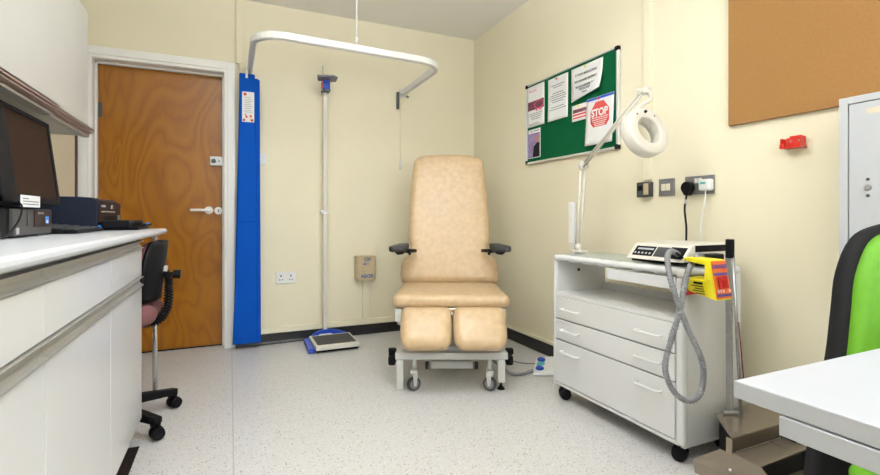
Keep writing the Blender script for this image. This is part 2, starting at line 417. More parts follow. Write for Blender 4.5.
# skirtings
def cove(p0, p1, outw):
    p0, p1, o = V(p0), V(p1), V(outw)
    pr = [(0, .002), (.034, .002), (.028, .008), (.024, .02), (.022, .076), (0, .076)]
    mb = MB(); pts = [p0+o*a+V((0, 0, z)) for a, z in pr]; mb.prism(pts, p1-p0); return mb
struct(cove((DX1+.072, YB, 0), (XR-.001, YB, 0), (0, -1, 0)), 'trim_3', M_vinyl)
struct(cove((XR, YF, 0), (XR, YB-.036, 0), (-1, 0, 0)), 'trim_4', M_vinyl)
struct(B(DX1+.072, XR-.001, YB-.018, YB, .078, .122, bev=.003), 'baseboard_back', M_creamtrim)
struct(B(XR-.018, XR, YF, YB-.02, .078, .100, bev=.003), 'baseboard_right', M_creamtrim)
# boxed pipe / trunking runs
struct(B(0.040, 0.092, YB-.022, YB, DZ+.071, ZC-.001, bev=.002), 'trim_5', M_wall)
struct(B(0.062, 0.092, YB-.022, YB, .123, DZ+.071, bev=.002), 'trim_6', M_wall)
struct(B(XR-.014, XR, 1.752, 1.800, 1.140, ZC-.001, bev=.002), 'trim_7', M_wall)

struct(B(XL+.0005, XL+.010, YB-.045, YB-.022, 0.0, 1.62), 'corner_shadow_strip', mat('shadow_line_brown', (.07, .025, .02), .6))  # dark strip standing in for the shadow line beside the architrave
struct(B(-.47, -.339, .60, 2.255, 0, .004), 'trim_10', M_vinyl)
# ------------------------------------------------------------------ left run: base units
CW = [(1.70, 2.245), (1.152, 1.70), (0.60, 1.152)]
ulab = ['white base cabinet at the far end of the run, next to the office chair',
        'white base cabinet in the middle of the run, between two others',
        'white base cabinet nearest the viewer, cut by the left picture edge']
FX = -0.330
for (y0, y1), lb in zip(CW, ulab):
    t = thing('base_cabinet', lb, 'cabinet', (XL+.3, (y0+y1)/2, 0), 0, 'white base cabinets under the long worktop')
    c = B(XL+.012, FX-.020, y0+.001, y1-.001, .125, .853)
    build(c, 'carcass', M_lam, t)
    build(B(XL+.03, FX-.055, y0+.001, y1-.12 if y1 > 2 else y1-.001, 0.001, .124), 'plinth', M_vinyl, t)
    for nm, z0, z1, r0, r1 in (('drawer', .707, .815, .817, .849), ('door', .125, .663, .665, .704)):
        d = build(B(FX-.019, FX, y0+.0025, y1-.0025, z0, z1, bev=.0012), nm, M_lam, t)
        r = MB(); pr_ = [(FX-.019, r0), (FX+.006, r0+.001), (FX+.007, r0+.005), (FX-.001, r0+.009), (FX-.006, r0+.016), (FX-.006, r1-.006), (FX+.008, r1-.003), (FX+.008, r1), (FX-.019, r1)]
        r.prism([(x, y0+.001, z) for x, z in pr_], (0, y1-y0-.002, 0))
        build(r, 'handle_rail', M_alu, d)
t = thing('worktop', 'long white laminate worktop over the base cabinets along the left wall', 'worktop', (-.6, 2.92, 0))
w = MB(); pr = [(XL+.001, .860), (-.316, .860), (-.309, .864), (-.307, .870), (-.309, .878), (-.318, .885), (XL+.001, .885)]
w.prism([(x, .60, z) for x, z in pr], (0, 2.290, 0)); build(w, 'top', M_top, t)
l = MB(); l.frus((-.36, 2.85, 0), (-.36, 2.85, .859), .0115, .0115, 16); l.frus((-.36, 2.85, 0), (-.36, 2.85, .012), .022, .02, 16); l.frus((-.36, 2.85, .850), (-.36, 2.85, .860), .025, .025, 16)
build(l, 'leg', M_chrome, t, label='slim chrome tube leg')

# overhead cabinet
t = thing('wall_cabinet', 'pale overhead wall cabinet with brown aluminium rails above the monitor', 'cabinet', (-.73, 1.75, 1.30))
build(B(XL+.001, -.590, 1.0, 2.51, 1.302, 1.845, bev=.002), 'carcass', M_upper, t)
d = build(B(-.589, -.571, 1.001, 2.51, 1.322, 1.845, bev=.001), 'door', M_upper, t)
for y0, y1 in ((1.0, 2.00), (2.003, 2.51)):
    ex = .012 if y1 < 2.2 else 0
    r = B(-.571, -.548+ex, y0+.001, y1, 1.326, 1.331); r.box(-.571, -.552+ex, y0+.001, y1, 1.312, 1.316); r.box(-.571, -.566, y0+.001, y1, 1.3, 1.331)
    r.box(-.553+ex, -.548+ex, y0+.001, y1, 1.320, 1.331)
    k = build(r, 'handle_rail', M_bronze_alu, d)
    build(B(-.587, -.562+ex, y0+.002, y1-.02, 1.293, 1.2995), 'lower_lip', M_alu, k)

# ------------------------------------------------------------------ things on the worktop
t = thing('desktop_computer', 'dark grey flat desktop computer lying under the monitor', 'computer', (-.7, 1.8, .885))
build(B(-.86, -.566, 1.60, 2.02, .889, .972, bev=.003), 'case', M_black, t)
fp = build(B(-.567, -.555, 1.69, 1.995, .892, .970, bev=.003), 'front_panel', M_pcgrey, t)
build(B(-.5555, -.552, 1.835, 1.985, .915, .967, bev=.001), 'drive_bay', M_brownp, fp)
build(B(-.5555, -.552, 1.78, 1.79, .92, .965), 'slot', M_dgrey, fp)
for i in range(3): build(B(-.553, -.5512, 1.862+.018*i, 1.872+.018*i, .955, .962), 'port', M_alu, fp)
build(B(-.5525, -.5515, 1.925, 1.955, .925, .948), 'sticker', M_cyan, fp)
build(B(-.5525, -.551, 1.932, 1.948, .926, .936), 'sticker_patch', M_white, fp)
build(B(-.5555, -.5535, 1.705, 1.722, .896, .915), 'badge', M_locker, fp)
for y in (1.64, 1.98):
    for x in (-.83, -.60): build(MB().frus((x, y, .885), (x, y, .890), .012, .012, 12), 'foot', M_black, t)
# monitor: leans back, faces the room
t = thing('computer_monitor', 'black widescreen monitor standing on the flat desktop computer', 'monitor', (-.64, 1.83, .973))
R = (0, -.12, 0)
bt = thing  # keep helper name
def mrot(mb_box): return mb_box
pv = (-.545, 1.83, .985)
build(B(-.600, -.552, 1.600, 2.060, .988, 1.275, bev=.008, rot=R, piv=pv), 'housing', M_black, t)
bz = MB()
for (a0, a1, b0, b1) in ((1.600, 2.060, .988, 1.006), (1.600, 2.060, 1.262, 1.275), (1.600, 1.700, .988, 1.275), (2.042, 2.060, .988, 1.275)):
    bz.box(-.556, -.546, a0, a1, b0, b1, bev=.002, rot=R, piv=pv)
build(bz, 'bezel', M_black, t)
build(B(-.5535, -.5505, 1.698, 2.044, 1.007, 1.263, rot=R, piv=pv), 'screen', M_screen, t)
st = MB(); st.box(-.72, -.60, 1.76, 1.90, .973, .980, bev=.003); st.frus((-.655, 1.83, .978), (-.625, 1.83, 1.10), .022, .018, 16)
build(st, 'stand', M_black, t)
lb = build(B(-.5465, -.5435, 1.705, 1.850, .975, 1.010, bev=.001), 'asset_label', M_paper, t)
for zz in (.984, .992, 1.000): build(B(-.5437, -.5432, 1.715, 1.84 if zz < 1 else 1.76, zz-.0012, zz+.0012), 'print_line', M_txt, lb)
cb = MB(); cb.tube([(-.552, 1.69, .995), (-.540, 1.70, .975), (-.535, 1.66, .935), (-.535, 1.58, .897), (-.54, 1.50, .890)], .0025, 8)
build(cb, 'cable', M_black, t)
# keyboard
t = thing('keyboard', 'black keyboard on the worktop between computer and printer', 'keyboard', (-.56, 2.22, .886))
build(MB().hexa([(-.70, 2.06, .887), (-.50, 2.06, .887), (-.50, 2.44, .887), (-.70, 2.44, .887), (-.70, 2.06, .915), (-.50, 2.06, .898), (-.50, 2.44, .898), (-.70, 2.44, .915)], bev=.002), 'case', M_black, t)
ky = MB()
for i in range(5):
    for j in range(14):
        x = -.685+i*.036; y = 2.072+j*.0262; z = .913-(x+.70)*.085
        ky.box(x, x+.030, y, y+.021, z-.001, z+.006, bev=.001, seg=1)
build(ky, 'keys', M_dgrey, t, kind='stuff')
# printer
t = thing('inkjet_printer', 'navy and brown inkjet printer with output tray at the worktop end', 'printer', (-.69, 2.69, .885))
body = MB().prism([(-.885, 2.47, .888), (-.529, 2.47, .888), (-.526, 2.47, 1.018), (-.550, 2.47, 1.031), (-.600, 2.47, 1.034), (-.885, 2.47, 1.034)], (0, .425, 0), bev=.004)
build(body, 'housing', M_navy, t)
f = build(MB().hexa([(-.530, 2.480, .925), (-.520, 2.480, .925), (-.520, 2.893, .925), (-.530, 2.893, .925), (-.530, 2.480, 1.018), (-.519, 2.480, 1.018), (-.519, 2.893, 1.014), (-.530, 2.893, 1.014)], bev=.001), 'control_panel', M_brownp, t)
build(B(-.520, -.516, 2.50, 2.56, .990, 1.000), 'button', M_locker, f)
build(B(-.520, -.515, 2.68, 2.70, .985, 1.002), 'button', M_locker, f)
build(B(-.521, -.514, 2.50, 2.74, .966, .973, bev=.001), 'silver_bar', M_alu, f)
build(B(-.526, -.519, 2.56, 2.80, .930, .950), 'paper_slot', M_black, f)
build(B(-.526, -.518, 2.83, 2.87, .930, .955, bev=.002), 'tray_latch', M_rubber, f)
tr = B(-.518, -.415, 2.50, 2.85, .900, .930, bev=.003); tr.box(-.42, -.385, 2.62, 2.66, .905, .922, bev=.002)
tr = build(tr, 'output_tray', M_black, t)
build(MB().hexa([(-.42, 2.58, .902), (-.372, 2.64, .902), (-.372, 2.84, .902), (-.42, 2.84, .902), (-.42, 2.58, .914), (-.372, 2.64, .912), (-.372, 2.84, .912), (-.42, 2.84, .914)], bev=.002), 'tray_extension', M_black, tr)
build(B(-.388, -.376, 2.76, 2.80, .900, .918, bev=.001), 'paper_stop', M_cyan, tr)
build(B(-.523, -.515, 2.465, 2.477, .893, .910), 'blue_tab', M_cyan, t)
build(B(-.54, -.385, 2.52, 2.83, .8865, .8995), 'paper_cassette', M_black, t)

# ------------------------------------------------------------------ office chair (left)
cx, cy = -.51, 2.50
t = thing('office_chair', 'black and pink office chair tucked behind the base cabinets', 'chair', (cx, cy, 0))
for k in range(5):
    a = math.radians(-41+72*k); d = V((math.cos(a), math.sin(a), 0)); n = V((-d.y, d.x, 0)); c0 = V((cx, cy, 0))
    m_ = MB(); w0, w1 = .026, .020
    p = c0+d*.03; q = c0+d*.31
    m_.hexa([p-n*w0+V((0, 0, .085)), q-n*w1+V((0, 0, .065)), q+n*w1+V((0, 0, .065)), p+n*w0+V((0, 0, .085)),
             p-n*w0+V((0, 0, .135)), q-n*w1+V((0, 0, .093)), q+n*w1+V((0, 0, .093)), p+n*w0+V((0, 0, .135))], bev=.006)
    m_.frus(c0+d*.292+V((0, 0, .055)), c0+d*.292+V((0, 0, .09)), .020, .024, 14)
    lg = build(m_, 'base_arm', M_black, t)
    cm = MB(); ax = V((math.cos(-1.15+.25*k), math.sin(-1.15+.25*k), 0)); cc = c0+d*.300+V((0, 0, .0285))
    for sg in (-1, 1): cm.frus(cc+ax*(sg*.009), cc+ax*(sg*.029), .0280, .0235, 22)
    cm.frus(cc-ax*.012, cc+ax*.012, .012, .012, 10); cm.frus(cc+V((0, 0, .012)), cc+V((0, 0, .050)), .009, .011, 10)
    build(cm, 'caster', M_black, lg)
build(MB().frus((cx, cy, .08), (cx, cy, .25), .032, .028, 18).frus((cx, cy, .25), (cx, cy, .46), .016, .016, 18), 'gas_column', M_black, t)
so = roundpoly([(-.20, -.20), (.215, -.19), (.215, .19), (-.20, .20)], .09, 7)
build(MB().cushion(so, .085, .04, (cx, cy, .515), (1, 0, 0), (0, 1, 0), .01), 'seat', M_pink, t)
build(B(cx-.15, cx+.15, cy-.15, cy+.15, .455, .474, bev=.01), 'seat_pan', M_black, t)
# curved backrest facing -x
def bsheet(x0, wd, z0, z1, bow, ymid=2.51):
    def f(u, v):
        y = (u-.5)*wd; zz = z0+(z1-z0)*v; k = (u-.5)*2
        shr = 1-.10*max(0, (.25-v)/.25)-.38*max(0, (v-.55)/.45)**2
        lean = .03*v
        return (x0-bow*k*k+lean, ymid+y*shr, zz)
    return f
build(MB().grid(bsheet(-.292, .37, .572, .836, .06), 16, 10, .014), 'back_shell', M_black, t)
build(MB().grid(bsheet(-.312, .35, .590, .830, .055), 16, 10, .035), 'backrest', M_pink, t)
bl = MB(); pts = [(-.275, 2.50, .695), (-.262, 2.50, .665), (-.260, 2.50, .61), (-.266, 2.50, .53), (-.30, 2.50, .47), (-.36, 2.50, .455)]
bl.tube(pts, .018, 12, sub=24, rfun=lambda i: .017+.004*(1 if i % 4 < 2 else -1)*1.0)
build(bl, 'bellows', M_black, t)
kb = MB(); kb.frus((-.268, 2.50, .684), (-.242, 2.50, .682), .008, .008, 10)
kb.frus((-.243, 2.50, .680), (-.212, 2.50, .677), .019, .021, 10, smooth=False)
build(kb, 'adjuster_knob', M_black, t)
build(B(-.292, -.262, 2.480, 2.520, .694, .722, bev=.003), 'chrome_clamp', M_chrome, t)

# ------------------------------------------------------------------ back wall things
# folded blue curtain pack
t = thing('privacy_curtain', 'folded blue disposable privacy curtain hanging beside the door', 'curtain', (.17, 3.62, 0))
def cur(x0, x1, y0, y1, z0, z1, flare):
    m = MB(); n = 14
    for (ya, yb, dx0, dx1, dz) in ((y0, y0+.018, 0, -.020, 0), (y0+.020, y0+.040, .004, .0, -.012), (y0+.042, y1, .008, .012, -.006)):
        P0 = []; 
        m.hexa([(x0+dx0-flare, ya, z0), (x1+dx1, ya, z0), (x1+dx1, yb, z0), (x0+dx0-flare, yb, z0),
                (x0+dx0, ya, z1+dz), (x1+dx1-(.0 if dx1 < 0 else 0), ya, z1+dz), (x1+dx1, yb, z1+dz), (x0+dx0, yb, z1+dz)], bev=.004)
    return m
cu = MB()
cu.hexa([(.052, 3.588, 0.912), (.176, 3.588, 0.912), (.180, 3.606, 0.912), (.050, 3.606, 0.912), (.062, 3.590, 1.968), (.160, 3.590, 1.968), (.164, 3.606, 1.968), (.060, 3.606, 1.968)], bev=.004)
cu.hexa([(.018, 3.588, .045), (.178, 3.588, .045), (.186, 3.606, .045), (.016, 3.606, .045), (.051, 3.589, 0.910), (.177, 3.589, 0.910), (.182, 3.606, 0.910), (.050, 3.606, 0.910)], bev=.004)
cu.hexa([(.022, 3.607, .040), (.205, 3.607, .040), (.205, 3.626, .040), (.022, 3.626, .040), (.062, 3.607, 1.938), (.196, 3.607, 1.938), (.196, 3.626, 1.938), (.062, 3.626, 1.938)], bev=.006)
cu.hexa([(.042, 3.627, .050), (.200, 3.627, .050), (.200, 3.645, .050), (.042, 3.645, .050), (.062, 3.627, 1.950), (.188, 3.627, 1.950), (.188, 3.645, 1.950), (.062, 3.645, 1.950)], bev=.006)
build(cu, 'folded_fabric', M_blue, t)
lb = build(B(.078, .158, 3.5855, 3.5885, 1.6220, 1.8370), 'instruction_label', M_paper, t)
build(MB().frus((.098, 3.5857, 1.8190), (.098, 3.5845, 1.8190), .011, .011, 18), 'red_logo', M_stopred, lb)
for (x, z) in ((.091, 1.6360), (.143, 1.6360)): build(MB().frus((x, 3.5857, z), (x, 3.5845, z), .010, .010, 18), 'red_dot', M_stopred, lb)
build(MB().frus((.107, 3.5857, 1.6590), (.107, 3.5845, 1.6590), .008, .008, 14).box(.096, .104, 3.5845, 3.5857, 1.6670, 1.6800), 'red_hand_mark', M_stopred, lb)
build(B(.128, .143, 3.5845, 3.5857, 1.6540, 1.6740), 'orange_mark', M_orange, lb)
gl = MB()
for i in range(9): gl.box(.092+.004*(i % 2), .146-.006*(i % 3), 3.5847, 3.5857, 1.6920+i*.013, 1.6945+i*.013)
build(gl, 'print_lines', M_rubber, lb, kind='stuff')
build(B(.100, .116, 3.5850, 3.5895, 1.935, 1.995, bev=.001), 'hanger_strap', M_white, t)
# curtain rail
t = thing('curtain_rail', 'white U-shaped curtain track high on the back wall', 'curtain rail', (.72, 3.69, 2.0))
pts = []
rx0, rx1, ry, rr, rz = .130, 1.320, 2.87, .17, 2.000
pts += [V((rx0, YB-.012, rz)), V((rx0, 3.4, rz))]
for k in range(9):
    a = PI+PI/2*k/8; pts.append(V((rx0+rr+rr*math.cos(a), ry+rr+rr*math.sin(a), rz)))
for k in range(9):
    a = 1.5*PI+PI/2*k/8; pts.append(V((rx1-rr+rr*math.cos(a), ry+rr+rr*math.sin(a), rz)))
pts += [V((rx1, 3.4, rz)), V((rx1, YB-.012, rz))]
zt = lambda x: 2.010-.022*(x-.13)
pts = [V((p.x, p.y, zt(p.x))) for p in pts]
pr = [(-.015, .022), (-.019, .014), (-.018, -.016), (-.012, -.022), (-.004, -.022), (-.004, -.014), (.004, -.014), (.004, -.022), (.012, -.022), (.018, -.016), (.019, .014), (.015, .022)]
build(MB().sweep(pts, pr), 'track', M_white, t)
build(MB().frus((.722, ry, rz+.018), (.722, ry, ZC-.006), .005, .005, 12).frus((.722, ry, rz+.016), (.722, ry, rz+.07), .009, .008, 12).frus((.722, ry, ZC-.012), (.722, ry, ZC-.001), .03, .03, 16), 'ceiling_rod', M_white, t)
build(B(rx0-.022, rx0+.022, YB-.012, YB-.001, rz-.025, rz+.045, bev=.002), 'wall_bracket', M_white, t)
build(B(rx1-.022, rx1+.022, YB-.012, YB-.001, rz-.050, rz+.020, bev=.002), 'wall_bracket', M_white, t)
build(MB().box(rx1-.055, rx1-.037, 3.665, 3.698, 1.845, 1.985, bev=.003), 'end_strap', M_dgrey, t, label='dark grey strap by the right wall bracket')
build(MB().frus((rx1+.012, 3.64, 1.950), (rx1+.035, 3.64, 1.940), .009, .009, 10), 'end_stop', M_rubber, t)
# pull cord
t = thing('pull_cord', 'thin white pull cord with small toggle on the back wall', 'pull cord', (1.297, 3.685, 1.34))
build(MB().frus((1.297, 3.685, 1.40), (1.297, 3.685, 1.860), .0018, .0018, 6), 'cord', M_creamtrim, t)
build(MB().frus((1.297, 3.685, 1.345), (1.297, 3.685, 1.425), .009, .005, 12), 'toggle', M_white, t)
# stadiometer
t = thing('height_rod', 'tall off-white height measuring rod with blue base and slider', 'height measure', (.665, 3.6, 0))
bp = MB().prism([(.520, 3.30, .004), (.535, 3.30, .004), (.545, 3.60, .004), (.60, 3.655, .004), (.74, 3.655, .004), (.86, 3.60, .004), (.86, 3.62, .004), (.80, 3.66, .004), (.70, 3.663, .004), (.60, 3.66, .004), (.505, 3.60, .004), (.495, 3.30, .004)][::-1], (0, 0, .030))
bp.prism([(.535, 3.622, .004), (.545, 3.622, .030), (.585, 3.622, .062), (.640, 3.622, .082), (.70, 3.622, .084), (.775, 3.622, .066), (.85, 3.622, .034), (.868, 3.622, .004)], (0, .024, 0))
build(bp, 'blue_base', M_bluep, t)
rd = B(.652, .684, 3.625, 3.645, .03, 1.905, bev=.003); rd.box(.648, .664, 3.628, 3.642, 1.90, 2.110, bev=.002)
build(rd, 'rod', M_offw, t)
build(B(.620, .716, 3.60, 3.655, .030, .052, bev=.004), 'rod_socket', M_white, t)
build(B(.642, .690, 3.617, 3.65, .968, .985, bev=.003).box(.630, .66, 3.612, 3.63, .980, .998, bev=.002), 'rod_joint', M_white, t)
sl = build(B(.642, .696, 3.575, 3.655, 1.915, 1.985, bev=.006), 'slider', M_bluep, t)
build(B(.636, .643, 3.585, 3.62, 1.925, 1.975), 'red_indicator', M_orange, sl)
build(B(.640, .698, 3.572, 3.66, 1.903, 1.917, bev=.003), 'slider_collar', M_dgrey, sl)
build(MB().prism([(.585, 3.50, 1.985), (.70, 3.46, 1.985), (.735, 3.49, 1.985), (.745, 3.60, 1.985), (.70, 3.625, 1.985), (.61, 3.625, 1.985)], (0, 0, .010), bev=.002), 'head_plate', M_smoke, t)
# scale
t = thing('weighing_scale', 'white floor scale with black ribbed mat in front of height rod', 'scale', (.69, 3.43, 0))
build(B(.545, .838, 3.285, 3.575, .005, .022, bev=.004), 'base', M_black, t)
build(B(.538, .845, 3.27, 3.585, .022, .054, bev=.005), 'platform', M_offw, t)
build(B(.556, .828, 3.30, 3.555, .0535, .0565, bev=.001), 'ribbed_mat', M_mat, t)
# sockets
def double_socket(t, x0, x1, z0, z1, wall, m1, m2):
    pass
t = thing('wall_socket', 'white double wall socket low on back wall beside blue curtain', 'socket', (.386, 3.70, .49))
fp = build(B(.313, .459, 3.688, 3.699, .445, .531, bev=.003), 'face_plate', M_white, t)
for x in (.350, .422):
    build(B(x-.004, x+.004, 3.6865, 3.689, .495, .509).box(x-.014, x-.005, 3.6865, 3.689, .470, .476).box(x+.005, x+.014, 3.6865, 3.689, .470, .476), 'pin_holes', M_black, fp)
for x in (.373, .399): build(B(x-.008, x+.008, 3.684, 3.689, .497, .518, bev=.001), 'rocker', M_white, fp)
# small switch by curtain
t = thing('light_switch', 'small white light switch half hidden behind blue curtain', 'switch', (.205, 3.70, 1.375))
fp = build(B(.160, .246, 3.690, 3.699, 1.333, 1.419, bev=.003), 'face_plate', M_white, t)
build(B(.222, .236, 3.686, 3.691, 1.365, 1.387, bev=.001), 'rocker', M_white, fp)
# dispenser
t = thing('dispenser_box', 'tan metal dispenser box with blue lettering on the back wall', 'dispenser', (.98, 3.69, .44))
db = build(MB().prism([(.912, 3.698, .445), (.912, 3.625, .445), (.925, 3.612, .445), (1.055, 3.612, .445), (1.066, 3.625, .445), (1.066, 3.698, .445)][::-1], (0, 0, .190), bev=.003), 'housing', M_tan, t)
build(B(.935, 1.05, 3.61, 3.614, .455, .622, bev=.002), 'front_panel', M_tan, t)
text('OP', .040, (.995, 3.6085, .607), '-y', M_ink, db, bold=.001)
text('4/16', .028, (.985, 3.6085, .573), '-y', M_ink, db, bold=.001)
text('ABOR', .038, (.992, 3.6085, .476), '-y', M_ink, db, bold=.001)
tr2 = struct(B(.978, 1.030, YB-.014, YB-.0005, .123, .443, bev=.002), 'trim_8', M_creamtrim)

# ------------------------------------------------------------------ treatment chair
A = math.atan(210/466.)
ax_c, ax_s = math.cos(A), math.sin(A)
t0 = 2.6; l0 = .06
T = thing('treatment_chair', 'beige upholstered podiatry treatment chair on a wheeled grey frame', 'chair', (l0*ax_c+t0*ax_s, -l0*ax_s+t0*ax_c, 0), -A)
out = [(-0.328,0.091),(-0.323,0.140),(-0.306,0.175),(-0.273,0.210),(-0.261,0.240),(-0.272,0.281),(-0.281,0.331),(-0.279,0.45),(-0.274,0.598),(-0.264,0.73),(-0.254,0.856),(-0.241,0.912),(-0.205,0.939),(-0.134,0.950),(-0.001,0.955),(0.124,0.950),(0.205,0.939),(0.246,0.912),(0.261,0.856),(0.270,0.73),(0.278,0.598),(0.284,0.45),(0.287,0.331),(0.278,0.281),(0.264,0.240),(0.276,0.210),(0.310,0.178),(0.330,0.140),(0.337,0.091),(0.333,0.03),(.31,.004),(.20,0),(.07,0),(-.07,0),(-.19,0),(-.30,.004),(-.324,.03)]
def smooth_closed(p, sub=3):
    q = []; n = len(p)
    for i in range(n):
        p0, p1, p2, p3 = [V(p[(i+k) % n]) for k in (-1, 0, 1, 2)]
        for k in range(sub):
            t = k/sub; w = 0.5*((2*p1)+(p2-p0)*t+(2*p0-5*p1+4*p2-p3)*t*t+(3*p1-p0-3*p2+p3)*t**3); q.append((w.x, w.y))
    return q
lean = math.atan(.337)
bu = (0, math.sin(lean), math.cos(lean))
back_o = [(x, y) for x, y in out]
build(MB().cushion(smooth_closed(back_o[::-1]), .095, .042, (0, .545, .495), (1, 0, 0), bu, .006), 'backrest', M_vin, T, local=True)
build(B(-.22, .22, .59, .62, .55, 1.30, bev=.01, rot=(-lean, 0, 0), piv=(0, .56, .5)), 'back_frame', M_frame, T, local=True)
seat_o = roundpoly([(-.328, .0), (.338, .0), (.330, .20), (.322, .56), (-.318, .56), (-.328, .20)], .045, 6)
def densify(p, d=.04):
    q = []
    for i in range(len(p)):
        a, b = V(p[i]), V(p[(i+1) % len(p)]); n = max(1, int((b-a).length/d))
        for k in range(n): w = a.lerp(b, k/n); q.append((w.x, w.y))
    return q
build(MB().cushion(densify(seat_o), .075, .034, (0, 0.0, .468), (1, 0, 0), (0, 1, .0), .010), 'seat', M_vin, T, local=True)
# under-seat skirt cushion edge and leg pads
build(B(-.250, .265, -.012, .12, .415, .440, bev=.010, seg=3), 'seat_underpad', M_vin, T, local=True)
ln = V((0, -.20, -.215)).normalized()
for x0, x1, nm in ((-.274, .004, 'left'), (.010, .300, 'right')):
    w = x1-x0; s = -1 if x0 < 0 else 1
    po = [(x0+.002, .016), (x0, -.10), (x0+.004, -.19), (x0+.035, -.232), (x1-.035, -.232), (x1-.004, -.19), (x1, -.10), (x1-.002, .016)]
    po = densify(roundpoly(po, .035, 5), .04)
    build(MB().cushion(po, .085, .040, (0, -.020, .425), (1, 0, 0), -ln, .014), 'leg_pad', M_vin, T, local=True)
# frame
fr = B(-.305, .312, -.055, -.015, .166, .203, bev=.004)
build(fr, 'front_crossbar', M_frame, T, local=True)
for sx in (-.285, .292):
    build(B(sx-.018, sx+.018, -.015, .66, .170, .200, bev=.003), 'side_rail', M_frame, T, local=True)
build(B(-.299, -.260, -.055, -.015, .001, .165, bev=.003), 'leg', M_frame, T, local=True)
lg = build(B(.256, .296, -.055, -.015, .040, .165, bev=.003), 'leg', M_frame, T, local=True)
build(MB().frus((.276, -.035, .012), (.276, -.035, .045), .006, .006, 10).frus((.276, -.035, .0), (.276, -.035, .014), .022, .014, 16), 'levelling_foot', M_black, lg, local=True)
for sx in (-.28, .285): build(B(sx-.02, sx+.02, .61, .65, .001, .169, bev=.003), 'leg', M_frame, T, local=True)
for sx in (-.203, .212):
    d_ = V((math.cos(1.15 if sx > 0 else -1.05), math.sin(1.15 if sx > 0 else -1.05), 0))
    c = MB().frus((sx, -.035, .11), (sx, -.035, .168), .013, .013, 14)
    q_ = V((sx, -.058, 0)); e_ = V((-d_.y, d_.x, 0))
    for g_ in (-1, 1): c.prism([q_+d_*(g_*.017)-e_*.016+V((0, 0, .100)), q_+d_*(g_*.017)+e_*.016+V((0, 0, .100)), q_+d_*(g_*.017)+e_*.007+V((0, 0, .028)), q_+d_*(g_*.017)-e_*.007+V((0, 0, .028))], d_*(g_*.003))
    c.box(sx-.018, sx+.018, -.078, -.028, .094, .112, bev=.004)
    f = build(c, 'caster_fork', M_frame, T, local=True)
    r = 1.15 if sx > 0 else -1.05
    d = V((math.cos(r), math.sin(r), 0))
    p = V((sx, -.058, .037))
    w = MB().frus(p-d*.010, p+d*.010, .037, .037, 26)
    build(w, 'tyre', M_dgrey, f, local=True)
    build(MB().frus(p-d*.0125, p+d*.0125, .026, .026, 24), 'wheel_hub', M_rubber, f, local=True)
# side hinge plates and brackets
for sx in (-.292, .290):
    k = B(sx-.014, sx+.014, .10, .16, .32, .44, bev=.003); k.box(sx-.02, sx+.02, .0, .05, .36, .43, bev=.004)
    build(k, 'hinge_bracket', M_frame, T, local=True)
build(B(-.030, .038, -.01, .05, .400, .440, bev=.006).frus((-.035, .0, .425), (.043, .0, .425), .012, .012, 14), 'centre_bracket', M_chrome, T, local=True)
# lift mechanism
lf = B(-.115, .130, .09, .125, .070, .112, bev=.004); lf.box(-.25, .26, .10, .13, .172, .198, bev=.003)
lf.frus((-.135, .11, .090), (.150, .11, .090), .010, .010, 14)
lf.box(-.115, -.085, .11, .45, .075, .105, bev=.004); lf.box(.10, .13, .11, .45, .075, .105, bev=.004)
lf.box(-.06, .075, .36, .46, .010, .40, bev=.006); lf.box(-.20, .21, .25, .40, .395, .418, bev=.004)
lf.box(-.14, .155, .20, .60, .396, .425, bev=.004); lf.box(-.06, .075, .31, .56, .40, .43)
build(lf, 'lift_mechanism', M_frame, T, local=True)
for sx in (-.135, .150): build(MB().frus((sx-.010, .105, .085), (sx+.010, .105, .085), .022, .022, 18), 'lift_roller', M_dgrey, T, local=True)
# black brake levers at both sides
for sx, s in ((-.330, -1), (.338, 1)):
    k = B(sx-.024, sx+.018, .03, .10, .105, .160, bev=.012, seg=3); k.frus((sx-.012, .06, .150), (sx-.012, .06, .197), .011, .013, 12); k.box(sx-.02, sx+.02, .04, .08, .165, .197, bev=.006); k.box(sx-.01*1-.02*(s > 0), sx+.01+.03*(s < 0), .05, .07, .160, .185)
    build(k, 'brake_lever', M_black, T, local=True)
# arm rests
for s in (-1, 1):
    o_ = [(s*.262, .48), (s*.266, .17), (s*.345, .12), (s*.366, .17), (s*.338, .48)]
    po = roundpoly(o_ if s < 0 else o_, .02, 4)
    area = sum(po[i-1][0]*po[i][1]-po[i][0]*po[i-1][1] for i in range(len(po)))
    if area < 0: po = po[::-1]
    arm = MB().cushion(densify(po, .05), .034, .012, (0, 0, .756), (1, 0, 0), (0, 1, 0), .002)
    a_ = build(arm, 'armrest', M_mat, T, local=True)
    dx = 0
    und = MB().hexa([(s*.280, .20, .722), (s*.315, .19, .718), (s*.305, .44, .725), (s*.275, .44, .725), (s*.268, .17, .742), (s*.335, .16, .742), (s*.318, .45, .742), (s*.262, .45, .742)], bev=.004)
    build(und, 'armrest_underside', M_black, a_, local=True)
    kn = MB().frus((s*.265+dx, .44, .725), (s*.225+dx, .53, .72), .012, .012, 12).frus((s*.262+dx, .39, .722), (s*.246+dx, .39, .722), .020, .020, 14)
    kn.frus((s*.30+dx, .39, .726), (s*.246+dx, .39, .722), .009, .009, 12)
    build(kn, 'pivot_knob', M_black, a_, local=True)

